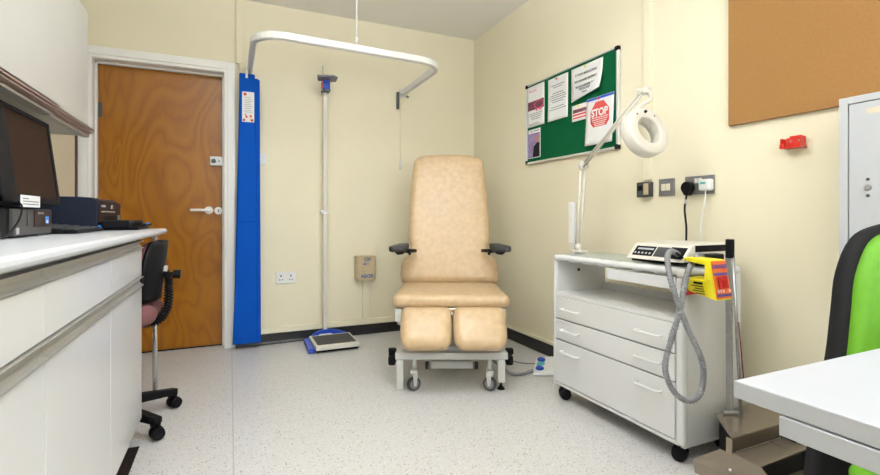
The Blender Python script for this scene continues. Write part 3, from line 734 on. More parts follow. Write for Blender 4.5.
# foot control beside chair
t = thing('foot_control', 'white foot control with blue buttons and grey coiled cable on floor', 'foot control', (1.78, 2.42, 0))
def rz2(px, py, a, x, y): c, s = math.cos(a), math.sin(a); return (px+x*c-y*s, py+x*s+y*c)
O_ = V((1.69, 2.315, 0)); e1 = V((.66, .75, 0)); e2 = V((.90, -.43, 0))
def P3(a, b, z): q = O_+e1*a+e2*b; return (q.x, q.y, z)
fb = MB().hexa([P3(-.04, -.03, .003), P3(-.04, .14, .003), P3(.16, .14, .003), P3(.16, -.03, .003), P3(-.035, -.025, .020), P3(-.035, .135, .030), P3(.155, .135, .070), P3(.155, -.025, .058)], bev=.005)
build(fb, 'housing', M_white, t)
for a_ in (.010, .115):
    p = V(P3(a_, .010, .030+.20*a_)); nn = V((-e1.x*.2, -e1.y*.2, 1)).normalized(); uu = e2.copy().normalized(); vv = nn.cross(uu)
    dm = MB(); ring = []
    for (rr_, hh_) in ((.024, 0), (.023, .007), (.017, .013), (.008, .016)):
        pass
    dm.frus(p-nn*.004, p+nn*.006, .026, .024, 20).frus(p+nn*.006, p+nn*.012, .024, .014, 20)
    build(dm, 'blue_button', M_bluep, t)
build(MB().hexa([P3(.045, -.012, .034), P3(.045, .035, .037), P3(.080, .035, .044), P3(.080, -.012, .041), P3(.045, -.012, .042), P3(.045, .035, .045), P3(.080, .035, .052), P3(.080, -.012, .049)]), 'teal_marking', M_teal, t)
cbl = MB(); n = 60
a0 = V((1.42, 2.40, .10)); a1 = V((1.49, 2.33, .035)); a2 = V((1.57, 2.33, .012)); a3 = V(P3(.03, -.031, .012))
cbl.tube([a0, a1, a2, a3], .010, 10, sub=22, rfun=lambda i: .008+.002*(1 if i % 3 else -1))
build(cbl, 'coiled_cable', M_hose, t)
build(MB().tube([(1.46, 2.52, .13), (1.56, 2.60, .05), (1.70, 2.52, .010), P3(.14, -.031, .02)], .004, 8), 'thin_cable', M_rubber, t)

# ------------------------------------------------------------------ noticeboard (right wall)
NY0, NY1, NZ0, NZ1 = 1.965, 2.862, 1.328, 1.908
t = thing('noticeboard', 'green felt noticeboard with silver frame on the right wall', 'noticeboard', (1.99, 2.41, 1.6))
build(B(1.985, 1.999, NY0+.012, NY1-.012, NZ0+.012, NZ1-.012), 'felt_panel', M_green, t)
fr = MB()
for (a, b_, c, d) in ((NY0+.02, NY1-.02, NZ0, NZ0+.016), (NY0+.02, NY1-.02, NZ1-.014, NZ1), (NY0, NY0+.018, NZ0+.02, NZ1-.02), (NY1-.018, NY1, NZ0+.02, NZ1-.02)):
    fr.box(1.977, 1.999, a, b_, c, d, bev=.004)
build(fr, 'frame', mat('silver_frame', (.72, .72, .72), .3, .6), t)
for y in (NY0+.014, NY1-.014):
    for z in (NZ0+.014, NZ1-.014):
        build(B(1.974, 1.999, y-.014, y+.014, z-.014, z+.014, bev=.006, seg=3), 'corner_cap', M_black, t)
PX = 1.983
def sheet(name, label, cat, y0, y1, z0, z1, curl=0.0, pin=True, sk=0.0, m=M_paper, side=0, px=PX, group='papers pinned on the green noticeboard', drop=0.0):
    t = thing(name, label, cat, (px, (y0+y1)/2, z0), 0, group)
    def f(u, v):
        y = y1+(y0-y1)*u; z = z0+(z1-z0)*v
        c = curl*max(0, (1-v))**2*(u if side > 0 else 1) + .0015
        c += .0
        return (px-c, y+sk*(1-v), z+drop*u*(1-v))
    s = build(MB().grid(f, 10, 12, .0008), 'sheet', m, t)
    if pin: 
        build(MB().frus((px-.001, (y0+y1)/2+.01, z1-.012), (px-.012, (y0+y1)/2+.01, z1-.012), .007, .005, 12), 'push_pin', MATS['yellow_plastic'] if pin == 'y' else M_red if pin == 'r' else M_white, t)
    return t, s
def lines(parent, y0, y1, zs, px, m=M_txt, h=.0045, name='print_lines', ind=None):
    mb = MB()
    for i, z in enumerate(zs):
        k = (ind[i] if ind else 0)
        yy = y0+k; ye = y1-k; 
        # broken into word-like dashes
        a = yy
        while a < ye-.004:
            w = random.uniform(.010, .024); e = min(a+w, ye); mb.box(px-.0028, px-.0022, a, e, z-h/2, z+h/2); a = e+.004
    return build(mb, name, m, parent, kind='stuff')
t, s = sheet('poster', 'pink headed poster with crowd picture, top left of noticeboard', 'poster', 2.640, 2.838, 1.592, 1.884, pin='g')
text('Are you', .028, (PX-.0025, 2.775, 1.850), '-x', M_pinkink, s)
build(B(PX-.0030, PX-.0022, 2.645, 2.833, 1.712, 1.775), 'crowd_picture', M_plum, s)
text('at risk', .030, (PX-.0032, 2.700, 1.708), '-x', M_pinkink, s, bold=.0008)
lines(s, 2.66, 2.82, [1.685, 1.672, 1.659, 1.646], PX, h=.004, ind=[0, .01, .02, .03]); lines(s, 2.70, 2.82, [1.615, 1.606], PX, h=.003)
build(MB().tube([(PX-.0035, 2.70+.05*math.cos(a*PI/6)*1.0, 1.742+.028*math.sin(a*PI/6)) for a in range(12)], .003, 6, closed=True), 'pink_ring', M_pinkink, s)
t, s = sheet('notice', 'plain printed notice with centred lines, second from left on noticeboard', 'notice', 2.392, 2.598, 1.592, 1.878, pin='r', curl=.004)
lines(s, 2.41, 2.58, [1.825, 1.811, 1.772, 1.757, 1.743, 1.728, 1.714, 1.680, 1.665, 1.650, 1.636], PX-.002, h=.0045, ind=[.02, .04, .03, .01, 0, .005, .03, .02, .0, .01, .06])
t, s = sheet('notice', 'large curling medication notice at the top right of noticeboard', 'notice', 2.085, 2.360, 1.672, 1.880, pin='y', curl=.03, side=1, drop=.030)
def ctext(body, z, size, yc=2.225):
    d = .0025+.03*max(0, 1-(z-1.672)/.208)**2*.6+.001
    text(body, size, (PX-d-.002, yc, z), '-x', M_txt, s, sx=.92, bold=.0004, tilt=.0)
ctext('IF YOUR MEDICATION', 1.828, .0200); ctext('HAS CHANGED RECENTLY', 1.789, .0180); ctext('PLEASE INFORM THE', 1.752, .0200); ctext('PODIATRIST', 1.733, .0190); ctext('Thank you', 1.712, .011)
t, s = sheet('leaflet', 'small leaflet with red bands below the medication notice', 'leaflet', 2.205, 2.356, 1.546, 1.648, pin='y')
build(B(PX-.0030, PX-.0022, 2.21, 2.345, 1.598, 1.620), 'picture_strip', M_plum, s)
build(B(PX-.0030, PX-.0022, 2.21, 2.345, 1.580, 1.591), 'red_band', M_stopred, s)
build(B(PX-.0030, PX-.0022, 2.21, 2.345, 1.562, 1.571), 'red_band', M_stopred, s)
t, s = sheet('poster', 'white STOP poster with red octagon at lower right of noticeboard', 'poster', 1.994, 2.216, 1.375, 1.656, pin='r', px=1.979, curl=.008, side=0, sk=.010)
build(B(1.9745, 1.9765, 1.996, 2.214, 1.641, 1.654), 'blue_header', M_bluep, s)
oc = (2.105, 1.540); ro = .088
build(MB().prism([(1.9735, oc[0]+ro*.92*math.cos(PI/8+k*PI/4), oc[1]+ro*1.05*math.sin(PI/8+k*PI/4)) for k in range(8)], (.0015, 0, 0)), 'red_octagon', M_stopred, s)
text('STOP', .060, (1.9728, oc[0], oc[1]+.020), '-x', M_paper, s, sx=.92, bold=.0022)
lines(s, 2.035, 2.175, [1.532, 1.520, 1.508, 1.497, 1.486], 1.9755, m=M_paper, h=.0045, ind=[0, .008, .016, .024, .03])
build(B(1.9700, 1.9712, 2.165, 2.185, 1.388, 1.40).box(1.970, 1.9712, 2.15, 2.16, 1.388, 1.40), 'small_logo', M_bluep, s)
build(B(1.9700, 1.9712, 2.125, 2.14, 1.388, 1.40), 'small_logo', M_stopred, s)
t, s = sheet('poster', 'small violet poster with portrait at lower left of noticeboard', 'poster', 2.685, 2.832, 1.368, 1.574, pin='g')
build(B(PX-.0030, PX-.0022, 2.69, 2.827, 1.372, 1.545), 'violet_field', M_violet, s)
pm = MB().cushion([(.024*math.cos(k*PI/8), .032*math.sin(k*PI/8)) for k in range(16)][::1], .001, .0004, (PX-.0036, 2.725, 1.500), (0, -1, 0), (0, 0, 1), 0)
build(pm, 'portrait_face', M_skin, s)
build(MB().prism([(PX-.0042, 2.695, 1.374), (PX-.0042, 2.695, 1.470), (PX-.0042, 2.72, 1.475), (PX-.0042, 2.76, 1.450), (PX-.0042, 2.775, 1.374)], (.001, 0, 0)), 'portrait_clothes', M_black, s)
text('poster', .012, (PX-.0028, 2.76, 1.560), '-x', M_txt, s) if False else lines(s, 2.70, 2.81, [1.560], PX, h=.006)

# hessian pinboard
t = thing('pinboard', 'large plain tan hessian pinboard high on the right wall', 'pinboard', (1.99, .75, 1.34))
build(B(1.980, 1.999, .10, 1.336, 1.342, 2.26, bev=.002), 'panel', M_cork, t)
# red bracket
t = thing('wall_bracket', 'small red plastic sharps bin bracket below the tan pinboard', 'bracket', (1.98, 1.08, 1.2))
rb = B(1.992, 1.999, 1.046, 1.110, 1.216, 1.254); rb.box(1.960, 1.9918, 1.0415, 1.0455, 1.216, 1.254); rb.box(1.960, 1.9918, 1.1105, 1.1145, 1.216, 1.250)
rb.box(1.960, 1.999, 1.0415, 1.1145, 1.211, 1.2157); rb.box(1.956, 1.9598, 1.0415, 1.058, 1.211, 1.228); rb.box(1.956, 1.9598, 1.098, 1.1145, 1.211, 1.228); rb.box(1.988, 1.999, 1.056, 1.096, 1.2543, 1.260)
build(rb, 'holder', M_red, t)
for y in (1.064, 1.092): build(MB().frus((1.992, y, 1.240), (1.988, y, 1.240), .005, .004, 10), 'screw', M_steel, t)
# locker
t = thing('wall_locker', 'pale grey metal wall cabinet with round lock at right picture edge', 'cabinet', (1.92, .5, .74))
lk = B(1.8625, 1.999, .25, .869, .742, 1.338, bev=.003)
build(lk, 'body', M_locker, t)
fm = MB(); fm.box(1.848, 1.862, .845, .869, .742, 1.338, bev=.001).box(1.848, 1.862, .25, .27, .742, 1.338, bev=.001).box(1.848, 1.862, .2705, .8445, 1.316, 1.338, bev=.001).box(1.848, 1.862, .2705, .8445, .742, .76, bev=.001)
build(fm, 'front_frame', M_locker, t)
ld = build(B(1.850, 1.8622, .272, .842, .763, 1.313, bev=.001), 'door', M_locker, t)
k = MB().frus((1.850, .792, 1.040), (1.846, .792, 1.040), .010, .009, 18); build(k, 'lock', M_steel, ld)
for z in (1.066, 1.014): build(MB().frus((1.850, .792, z), (1.8485, .792, z), .005, .005, 12), 'screw_hole', M_dgrey, ld)
build(MB().prism([(1.8492, .79, 1.275), (1.8492, .70, 1.270), (1.8492, .60, 1.272), (1.8492, .60, 1.305), (1.8492, .72, 1.300), (1.8492, .80, 1.290)], (.001, 0, 0)), 'tape_residue', M_tape, ld)

# electrical plates on the right wall
t = thing('isolator_switch', 'dark metal isolator switch at the foot of the wall trunking', 'switch', (1.985, 1.79, 1.09))
build(B(1.965, 1.999, 1.745, 1.825, 1.050, 1.128, bev=.003), 'housing', M_dgrey, t)
build(B(1.9625, 1.9655, 1.748, 1.778, 1.062, 1.120, bev=.001), 'cream_strip', M_tan, t)
build(B(1.9615, 1.9655, 1.785, 1.815, 1.085, 1.110, bev=.001), 'dial_window', M_black, t)
t = thing('light_switch', 'grey metal double light switch in the middle of three plates', 'switch', (1.99, 1.66, 1.09))
fp = build(B(1.990, 1.999, 1.617, 1.706, 1.052, 1.138, bev=.002), 'face_plate', M_socketgrey, t)
for y in (1.650, 1.676): build(B(1.985, 1.991, y-.011, y+.011, 1.078, 1.112, bev=.001), 'rocker', M_white_sw, fp)
t = thing('wall_socket', 'grey metal double wall socket with two plugs, right wall', 'socket', (1.99, 1.48, 1.09))
fp = build(B(1.990, 1.999, 1.410, 1.556, 1.052, 1.138, bev=.002), 'face_plate', M_socketgrey, t)
for y in (1.476, 1.495): build(B(1.986, 1.991, y-.008, y+.008, 1.105, 1.127, bev=.001), 'rocker', M_white, fp)
for y in (1.440, 1.525):
    build(B(1.988, 1.9905, y-.004, y+.004, 1.095, 1.110).box(1.988, 1.9905, y-.015, y-.006, 1.070, 1.076).box(1.988, 1.9905, y+.006, y+.015, 1.070, 1.076), 'pin_holes', M_black, fp)
t = thing('power_plug', 'black three-pin plug with black cable in the grey socket', 'plug', (1.97, 1.525, 1.09))
build(MB().prism([(1.987, 1.525+.027*math.cos(k*PI/8), 1.085+.028*math.sin(k*PI/8)-(.010 if k in (11, 12, 13) else 0)) for k in range(16)], (-.034, 0, 0), bev=.004), 'body', M_black, t)
cbm = MB().tube([(1.965, 1.525, 1.060), (1.960, 1.527, 1.03), (1.955, 1.530, .98), (1.960, 1.525, .90), (1.966, 1.53, .80), (1.94, 1.50, .765), (1.87, 1.46, .768)], .0045, 8)
build(cbm, 'cable', M_black, t); build(MB().frus((1.957, 1.5285, 1.008), (1.960, 1.527, 1.028), .006, .006, 10), 'cable_tag', M_locker, t)
t = thing('power_plug', 'white plug with thin white cable in the grey socket', 'plug', (1.97, 1.435, 1.09))
wp = build(B(1.955, 1.987, 1.405, 1.462, 1.066, 1.118, bev=.008, seg=3), 'body', M_white, t)
build(B(1.9535, 1.9555, 1.425, 1.45, 1.095, 1.105), 'teal_print', M_teal, wp)
build(MB().tube([(1.970, 1.435, 1.066), (1.968, 1.437, 1.02), (1.97, 1.455, .93), (1.975, 1.470, .85), (1.975, 1.475, .77)], .003, 8), 'cable', M_white, t)

# ------------------------------------------------------------------ drawer trolley
TX0, TX1, TY0, TY1 = 1.55, 1.888, 1.22, 1.99
t = thing('drawer_trolley', 'white wheeled drawer trolley against the right wall', 'trolley', (1.76, 1.6, 0))
c = MB()
c.box(TX0+.03, TX1, TY0+.002, TY0+.018, .080, .716)            # near side panel
c.box(TX0+.012, TX1, TY1-.018, TY1-.002, .080, .716)           # far side panel
c.box(TX1-.016, TX1-.002, TY0+.018, TY1-.018, .080, .590)       # back with low lip
c.box(TX0+.012, TX1-.016, TY0+.018, TY1-.018, .080, .096)
c.box(TX0+.004, TX1-.016, TY0+.028, TY1-.018, .541, .556)       # shelf
build(c, 'carcass', M_lam, t)
for (y0, y1) in ((TY0, TY0+.036), (TY1-.014, TY1)):
    po = MB(); po.box(TX0, TX0+.036 if y0 < 1.5 else TX0+.02, y0, y1, .075, .718, bev=.014 if y0 < 1.5 else .004, seg=4)
    build(po, 'corner_post', M_lam, t)
build(B(TX0+.002, TX0+.028, TY0+.02, TY1-.01, .075, .090, bev=.004).box(TX0+.01, TX1, TY0, TY0+.02, .070, .084, bev=.004), 'bottom_rail', M_lam, t)
tp = densify(roundpoly([(TX0-.006, TY0-.006), (TX1+.004, TY0-.006), (TX1+.004, TY1+.004), (TX0-.006, TY1+.004)], .03, 5), .1)
build(MB().cushion(tp, .033, .013, (0, 0, .733), (1, 0, 0), (0, 1, 0), 0, 4), 'top', M_lam, t)
for z0, z1, hz in ((.424, .540, .478), (.316, .420, .372), (.094, .312, .262)):
    d = build(B(TX0+.001, TX0+.020, TY0+.038, TY1-.016, z0+.001, z1-.001, bev=.0015), 'drawer', M_lam, t)
    for yc in (1.374, 1.850):
        hm = MB().tube([(TX0+.002, yc+.060, hz), (TX0-.018, yc+.060, hz), (TX0-.024, yc+.052, hz), (TX0-.024, yc, hz), (TX0-.024, yc-.052, hz), (TX0-.018, yc-.060, hz), (TX0+.002, yc-.060, hz)], .0048, 10, sub=3)
        build(hm, 'handle', M_white, d)
ty = build(MB().box(TX0+.004, TX0+.020, TY0+.038, 1.612, .667, .714, bev=.002).box(TX0+.020, TX1-.05, TY0+.045, 1.605, .680, .690), 'pull_out_tray', M_lam, t)
build(B(1.76, TX1-.018, 1.24, 1.36, .5565, .70), 'rear_divider', mat('beige_panel', (.42, .35, .26), .5), t)
build(MB().frus((1.70, TY1-.020, .665), (1.70, TY1-.026, .665), .008, .008, 12), 'fixing', M_dgrey, t)
for x, y in ((1.60, 1.272), (1.59, 1.945), (1.85, 1.272), (1.85, 1.945)):
    cm = MB(); ang = .5 if y < 1.5 else 1.1; d = V((math.cos(ang), math.sin(ang), 0))
    p = V((x, y, .030))
    for s_ in (-1, 1): cm.frus(p+d*(s_*.004), p+d*(s_*.028), .030, .027, 22)
    cm.box(x-.018, x+.018, y-.018, y+.018, .045, .070, bev=.004)
    build(cm, 'caster', M_black, t)
t = solo(B(1.580, 1.870, 1.235, 1.955, .7500, .7550, bev=.001), 'glass_sheet', M_glass, 'clear green-edged glass sheet lying on the drawer trolley top', 'glass sheet')

# device on trolley
t = thing('podiatry_drill', 'white podiatry drill unit with grey hose on drawer trolley', 'medical device', (1.72, 1.4, .756))
bd = MB().prism([(1.606, 1.268, .766), (1.665, 1.268, .832), (1.876, 1.268, .840), (1.876, 1.268, .764)], (0, .282, 0), bev=.004)
hs = build(bd, 'housing', M_offw, t)
def fpnl(y0, y1, a, b, m, nm, par, off=.0015):
    d = V((.059, 0, .066)); n = V((-.066, 0, .059)).normalized(); o = V((1.606, 0, .766))
    p = [o+d*a+n*off+V((0, y0, 0)), o+d*a+n*off+V((0, y1, 0)), o+d*b+n*off+V((0, y1, 0)), o+d*b+n*off+V((0, y0, 0))]
    return build(MB().prism(p, -n*(off+.001)), nm, m, par)
p1 = fpnl(1.425, 1.528, .22, .80, M_black, 'display_panel', hs)
fpnl(1.432, 1.515, .58, .68, M_locker, 'display_bar', p1, .0025)
for i in range(5): fpnl(1.436+.019*i, 1.444+.019*i, .32, .42, M_locker, 'button', p1, .003)
fpnl(1.360, 1.418, .22, .80, M_dgrey, 'vent_panel', hs)
fpnl(1.280, 1.352, .18, .84, M_black, 'socket_panel', hs)
build(B(1.68, 1.876, 1.2665, 1.2705, .806, .832, bev=.001), 'side_grille', M_black, t, label='black strip on the side of the case')
build(B(1.62, 1.82, 1.31, 1.53, .7555, .766), 'feet', M_black, t)
pl = MB().frus((1.625, 1.300, .798), (1.585, 1.295, .812), .012, .011, 14)
build(pl, 'hose_connector', M_hose, t)
def gtube(pts, r, step=.0021):
    P = [V(p) for p in pts]; Q = []
    for k in range(len(P)-1):
        p1, p2 = P[k], P[k+1]; p0 = P[k-1] if k else p1*2-p2; p3 = P[k+2] if k < len(P)-2 else p2*2-p1
        for m in range(60):
            t_ = m/60; Q.append(0.5*((2*p1)+(p2-p0)*t_+(2*p0-5*p1+4*p2-p3)*t_*t_+(3*p1-p0-3*p2+p3)*t_**3))
    R_ = [Q[0]]; acc = 0
    for a, b in zip(Q, Q[1:]):
        acc += (b-a).length
        if acc >= step: R_.append(b); acc = 0
    return MB().tube(R_, r, 10, sub=1, rfun=lambda i: r+(.0010, .0010, -.0012, -.0012)[i % 4])
hz = [(1.600, 1.298, .806), (1.565, 1.286, .812), (1.520, 1.262, .800), (1.495, 1.240, .765), (1.478, 1.222, .69), (1.497, 1.192, .560), (1.530, 1.155, .44), (1.540, 1.138, .36), (1.518, 1.140, .305), (1.486, 1.158, .290), (1.455, 1.190, .325), (1.448, 1.213, .40), (1.470, 1.205, .50), (1.494, 1.190, .60), (1.513, 1.183, .70), (1.536, 1.180, .765), (1.585, 1.190, .795), (1.64, 1.215, .800), (1.70, 1.25, .775)]
hz2 = [(x+(.010 if 5 <= i <= 8 else 0), y-(.016 if i in (4, 5, 6) else 0)+(.0), z) for i, (x, y, z) in enumerate(hz)]
build(gtube(hz2, .0102), 'corrugated_hose', M_hose, t)
build(MB().tube([(1.618, 1.325, .80), (1.59, 1.31, .82), (1.595, 1.285, .805), (1.612, 1.268, .785)], .004, 8), 'black_lead', M_black, t)
t = solo(B(1.668, 1.790, 1.222, 1.262, .7560, .800, bev=.005), 'power_adapter', M_black, 'black power adapter block on trolley top beside the drill unit', 'power adapter') 

# yellow sharps container on the trolley's near side
t = thing('sharps_container', 'yellow sharps container with orange label on the trolley side', 'sharps container', (1.58, 1.13, .66))
Yn, Yf = 1.085, 1.205
o4 = lambda Y, dx=0: None
bdm = MB().hexa([(1.546, Yn, .652), (1.632, Yn, .652), (1.640, Yf, .660), (1.556, Yf, .672), (1.528, Yn, .722), (1.608, Yn, .722), (1.620, Yf, .725), (1.538, Yf, .722)], bev=.004)
bdm.hexa([(1.528, Yn, .720), (1.608, Yn, .720), (1.608, Yn+.035, .720), (1.528, Yn+.035, .720), (1.512, Yn, .797), (1.590, Yn, .797), (1.594, Yn+.022, .797), (1.514, Yn+.022, .797)], bev=.004)
bdm.hexa([(1.517, Yn+.01, .775), (1.592, Yn+.01, .775), (1.600, Yf, .782), (1.535, Yf, .785), (1.513, Yn+.01, .797), (1.590, Yn+.01, .797), (1.597, Yf, .799), (1.530, Yf, .797)], bev=.004)
bdm.hexa([(1.535, Yf-.018, .715), (1.61, Yf-.018, .715), (1.61, Yf, .715), (1.538, Yf, .715), (1.532, Yf-.018, .785), (1.60, Yf-.018, .785), (1.60, Yf, .785), (1.532, Yf, .785)], bev=.003) if False else None
bd_ = build(bdm, 'body', M_yellow, t)
def lab(u0, u1, v0, v1, off, m, nm, par):
    # bilinear on the near face
    a, b_, c_, d_ = V((1.546, 0, .652)), V((1.632, 0, .652)), V((1.590, 0, .797)), V((1.512, 0, .797))
    def q(u, v): w = (a.lerp(b_, u)).lerp(d_.lerp(c_, u), v); return V((w.x, Yn-off, w.z))
    return build(MB().prism([q(u0, v0), q(u1, v0), q(u1, v1), q(u0, v1)], (0, off-.0002 if off < .002 else .002, 0)), nm, m, par)
lbl = lab(.03, .98, .05, .97, .0015, M_orange, 'orange_label', t)
lab(.06, .95, .62, .685, .0028, M_purple, 'blue_band', lbl); lab(.08, .95, .10, .165, .0028, M_purple, 'blue_band', lbl)
lab(.22, .80, .30, .60, .008, M_redlid, 'red_lid', lbl)
lab(.42, .62, .36, .50, .012, M_red, 'lid_tab', lbl)
text('DANGER', .019, (1.556, Yn-.0045, .773), '-y', M_purple, lbl, bold=.0006)
for u in (.16, .32, .48, .86): lab(u, u+.07, .20, .27, .003, M_paper, 'pictogram', lbl)
ym = MB()
for i in range(5): ym.box(1.534+.003*i-.006, 1.536+.003*i-.006, 1.125, 1.160+.01*(i % 2), .7055-.009*i, .7085-.009*i+(.005 if i == 0 else 0))
build(ym, 'side_print', M_black, bd_, kind='stuff')
build(MB().hexa([(1.552, Yf-.002, .655), (1.62, Yf-.002, .655), (1.62, 1.2135, .655), (1.552, 1.2135, .655), (1.535, Yf-.002, .715), (1.61, Yf-.002, .715), (1.61, 1.2135, .715), (1.535, 1.2135, .715)], bev=.002), 'red_bracket', M_red, t)

# ------------------------------------------------------------------ magnifier lamp
t = thing('magnifier_lamp', 'cream ring magnifier lamp on sprung arm clamped to drawer trolley', 'lamp', (1.70, 2.015, .75))
bs = B(1.695, 1.765, 1.998, 2.034, .700, .768, bev=.004); bs.box(1.702, 1.758, 1.960, 2.03, .7555, .768, bev=.003); bs.frus((1.732, 2.010, .765), (1.732, 2.010, .800), .018, .014, 16)
build(bs, 'clamp', M_offw, t)
p0, p1 = V((1.732, 2.010, .79)), V((1.756, 1.998, 1.225))
p2 = V((1.735, 1.580, 1.520))
def rods(a, b, off, r): 
    m = MB(); o = V(off)
    m.frus(a-o, b-o, r, r, 10); m.frus(a+o, b+o, r, r, 10); return m
build(rods(p0, p1, (.010, -.004, 0), .0064), 'lower_arm', M_offw, t)
build(rods(p1, p2, (0.006, .008, .010), .0064), 'upper_arm', M_offw, t)
jn = MB().box(p1.x-.022, p1.x+.022, p1.y-.012, p1.y+.012, p1.z-.022, p1.z+.024, bev=.006); jn.frus(p1+V((-.03, 0, 0)), p1+V((.03, 0, 0)), .010, .010, 14)
build(jn, 'elbow_joint', M_offw, t)
jn = MB().box(p2.x-.014, p2.x+.014, p2.y-.042, p2.y+.022, p2.z-.012, p2.z+.020, bev=.006); jn.frus(p2+V((-.022, -.01, .004)), p2+V((.022, -.01, .004)), .009, .009, 14)
build(jn, 'head_joint', M_offw, t)
# ring head
C = V((1.668, 1.500, 1.318))
right = V((ax_c, -ax_s, 0)); fwd = V((ax_s, ax_c, 0)); up = V((0, 0, 1))
nrm = (right*.36+up*.30-fwd*.88).normalized()
sx_ = up.cross(nrm).normalized(); sy_ = nrm.cross(sx_)
prof = [(.061, .020), (.063, .0245), (.068, .0258), (.085, .0262), (.102, .0255), (.108, .0225), (.111, .016), (.111, -.022), (.109, -.032), (.102, -.038), (.072, -.038), (.063, -.034), (.061, -.026)]
b = bmesh.new(); N = 48; rings = []
for i in range(N):
    a = 2*PI*i/N; e = sx_*math.cos(a)+sy_*math.sin(a)
    rings.append([b.verts.new(C+e*r+nrm*h) for r, h in prof])
for i in range(N):
    A_, B_ = rings[i], rings[(i+1) % N]
    for k in range(len(prof)): b.faces.new((A_[k], A_[(k+1) % len(prof)], B_[(k+1) % len(prof)], B_[k]))
bmesh.ops.recalc_face_normals(b, faces=b.faces)
rg = MB(); rg._add(b, True)
hd = build(rg, 'ring_head', M_offw, t)
ln_ = MB().cushion([(.0615*math.cos(2*PI*k/32), .0615*math.sin(2*PI*k/32)) for k in range(32)], .006, .002, C-nrm*.012, sx_, sy_, .004)
build(ln_, 'lens', M_lens, hd)
nk = C+sy_*.085+nrm*.0
build(MB().frus(C+sy_*.088+nrm*.020, C+sy_*.088+nrm*.034, .007, .006, 14), 'switch', M_black, hd)
build(MB().tube([C+sy_*.100-nrm*.005, C+sy_*.125-nrm*.002, p2+V((.004, -.045, -.040)), p2+V((0, -.036, .0))], .0085, 12), 'neck', M_offw, t)
for q in (-.6, .6):
    e = sx_*math.sin(q)+sy_*math.cos(q); build(MB().frus(C+e*.088+nrm*.024, C+e*.088+nrm*.0285, .0045, .0045, 10), 'rivet', M_rubber, hd)
t = thing('lamp_transformer', 'slim white box standing upright behind the magnifier lamp post', 'transformer', (1.72, 2.07, .79))
build(B(1.730, 1.754, 2.048, 2.090, .795, 1.030, bev=.008, seg=3), 'housing', M_white, t)
build(MB().tube([(1.742, 2.070, .797), (1.742, 2.060, .785), (1.740, 2.045, .780)], .004, 8).box(1.728, 1.756, 2.036, 2.080, .770, .7945, bev=.002), 'mounting_lug', M_offw, t)

# ------------------------------------------------------------------ step stool with handrail
t = thing('step_stool', 'bronze-tinted steel step stool with tall black gripped handrail', 'step stool', (1.78, 1.05, 0))
build(MB().prism([(1.545, 1.029, .195), (1.680, 1.186, .195), (1.955, 1.186, .195), (1.955, 1.029, .195)][::-1], (0, 0, .005)), 'upper_tread', M_bsteel, t)
build(B(1.545, 1.549, 1.029, 1.050, .144, .195), 'side_flange', M_bsteel, t)
build(B(1.550, 1.955, 1.036, 1.041, .148, .195), 'riser', mat('dark_tinted_steel', (.11, .09, .07), .25, .5), t)
lt = build(MB().prism([(1.545, .938, .143), (1.550, 1.044, .143), (1.822, 1.044, .143), (1.822, .944, .143)][::-1], (0, 0, .004)), 'lower_tread', M_bsteel, t)
sc = MB()
for i in range(14): sc.box(1.57+i*.018, 1.582+i*.018, 1.030, 1.0325, .1465, .1485)
build(sc, 'anti_slip_studs', M_alu, lt, kind='stuff')
build(MB().prism([(1.570, 1.195, .045), (1.562, 1.085, .134), (1.546, .938, .147), (1.546, .87, .085), (1.556, .87, .004), (1.562, 1.18, .004)], (.005, 0, 0)), 'side_plate', M_bsteel, t)
build(MB().frus((1.560, 1.04, .085), (1.550, 1.04, .085), .006, .005, 12), 'screw', M_chrome, t)
build(B(1.556, 1.815, .940, .945, .010, .143), 'front_riser', M_black, t)
build(MB().prism([(1.550, .845, .085), (1.555, .936, .085), (1.78, .936, .085), (1.80, .90, .085), (1.74, .845, .085)][::-1], (0, 0, .004)), 'bottom_tread', M_bsteel, t)
build(B(1.57, 1.80, .87, 1.17, .002, .012), 'base_plate', M_black, t)
build(MB().prism([(1.590, 1.048, .012), (1.700, 1.182, .012), (1.945, 1.182, .012), (1.945, 1.048, .012)][::-1], (0, 0, .182)), 'inner_box', M_black, t)
ps = V((1.775, 1.150, 0))
hr = MB().box(1.723, 1.733, 1.150, 1.174, .201, .795, bev=.003, rot=(0, -.008, 0))
hr.frus((1.750, 1.132, .205), (1.733, 1.150, .795), .006, .006, 12)
hr.tube([(1.700, 1.165, .207), (1.735, 1.150, .207), (1.758, 1.130, .207)], .006, 10)
build(hr, 'handrail', M_steel, t)
gp = B(1.718, 1.737, 1.146, 1.172, .790, .862, bev=.003)
build(gp, 'grip', M_black, t)
build(MB().tube([(1.746, 1.138, .55), (1.752, 1.130, .42), (1.758, 1.122, .28)], .0022, 8), 'red_cord', mat('dark_red_cord', (.20, .03, .02), .5), t)

# ------------------------------------------------------------------ desk
t = thing('desk', 'white laminate desk corner in the right foreground', 'desk', (1.1, 0, 0))
M_desk = mat('desk_laminate', (0.40, 0.415, 0.455), 0.4, var=0.008)
build(B(.580, 1.50, -.75, .384, .718, .740, bev=.0015), 'desktop', M_desk, t)
build(B(.578, .597, -.72, .330, .694, .7165, bev=.001).box(.597, 1.48, .315, .330, .694, .7165).box(.597, 1.48, -.72, -.705, .694, .7165), 'under_frame', M_desk, t)
for x, y in ((.62, .06), (.62, -.66), (1.44, .06), (1.44, -.66)):
    build(B(x-.02, x+.02, y-.02, y+.02, .001, .7165), 'leg', M_lam, t)
build(B(.597, 1.48, -.05, -.03, .695, .7165), 'crossbar', M_lam, t)

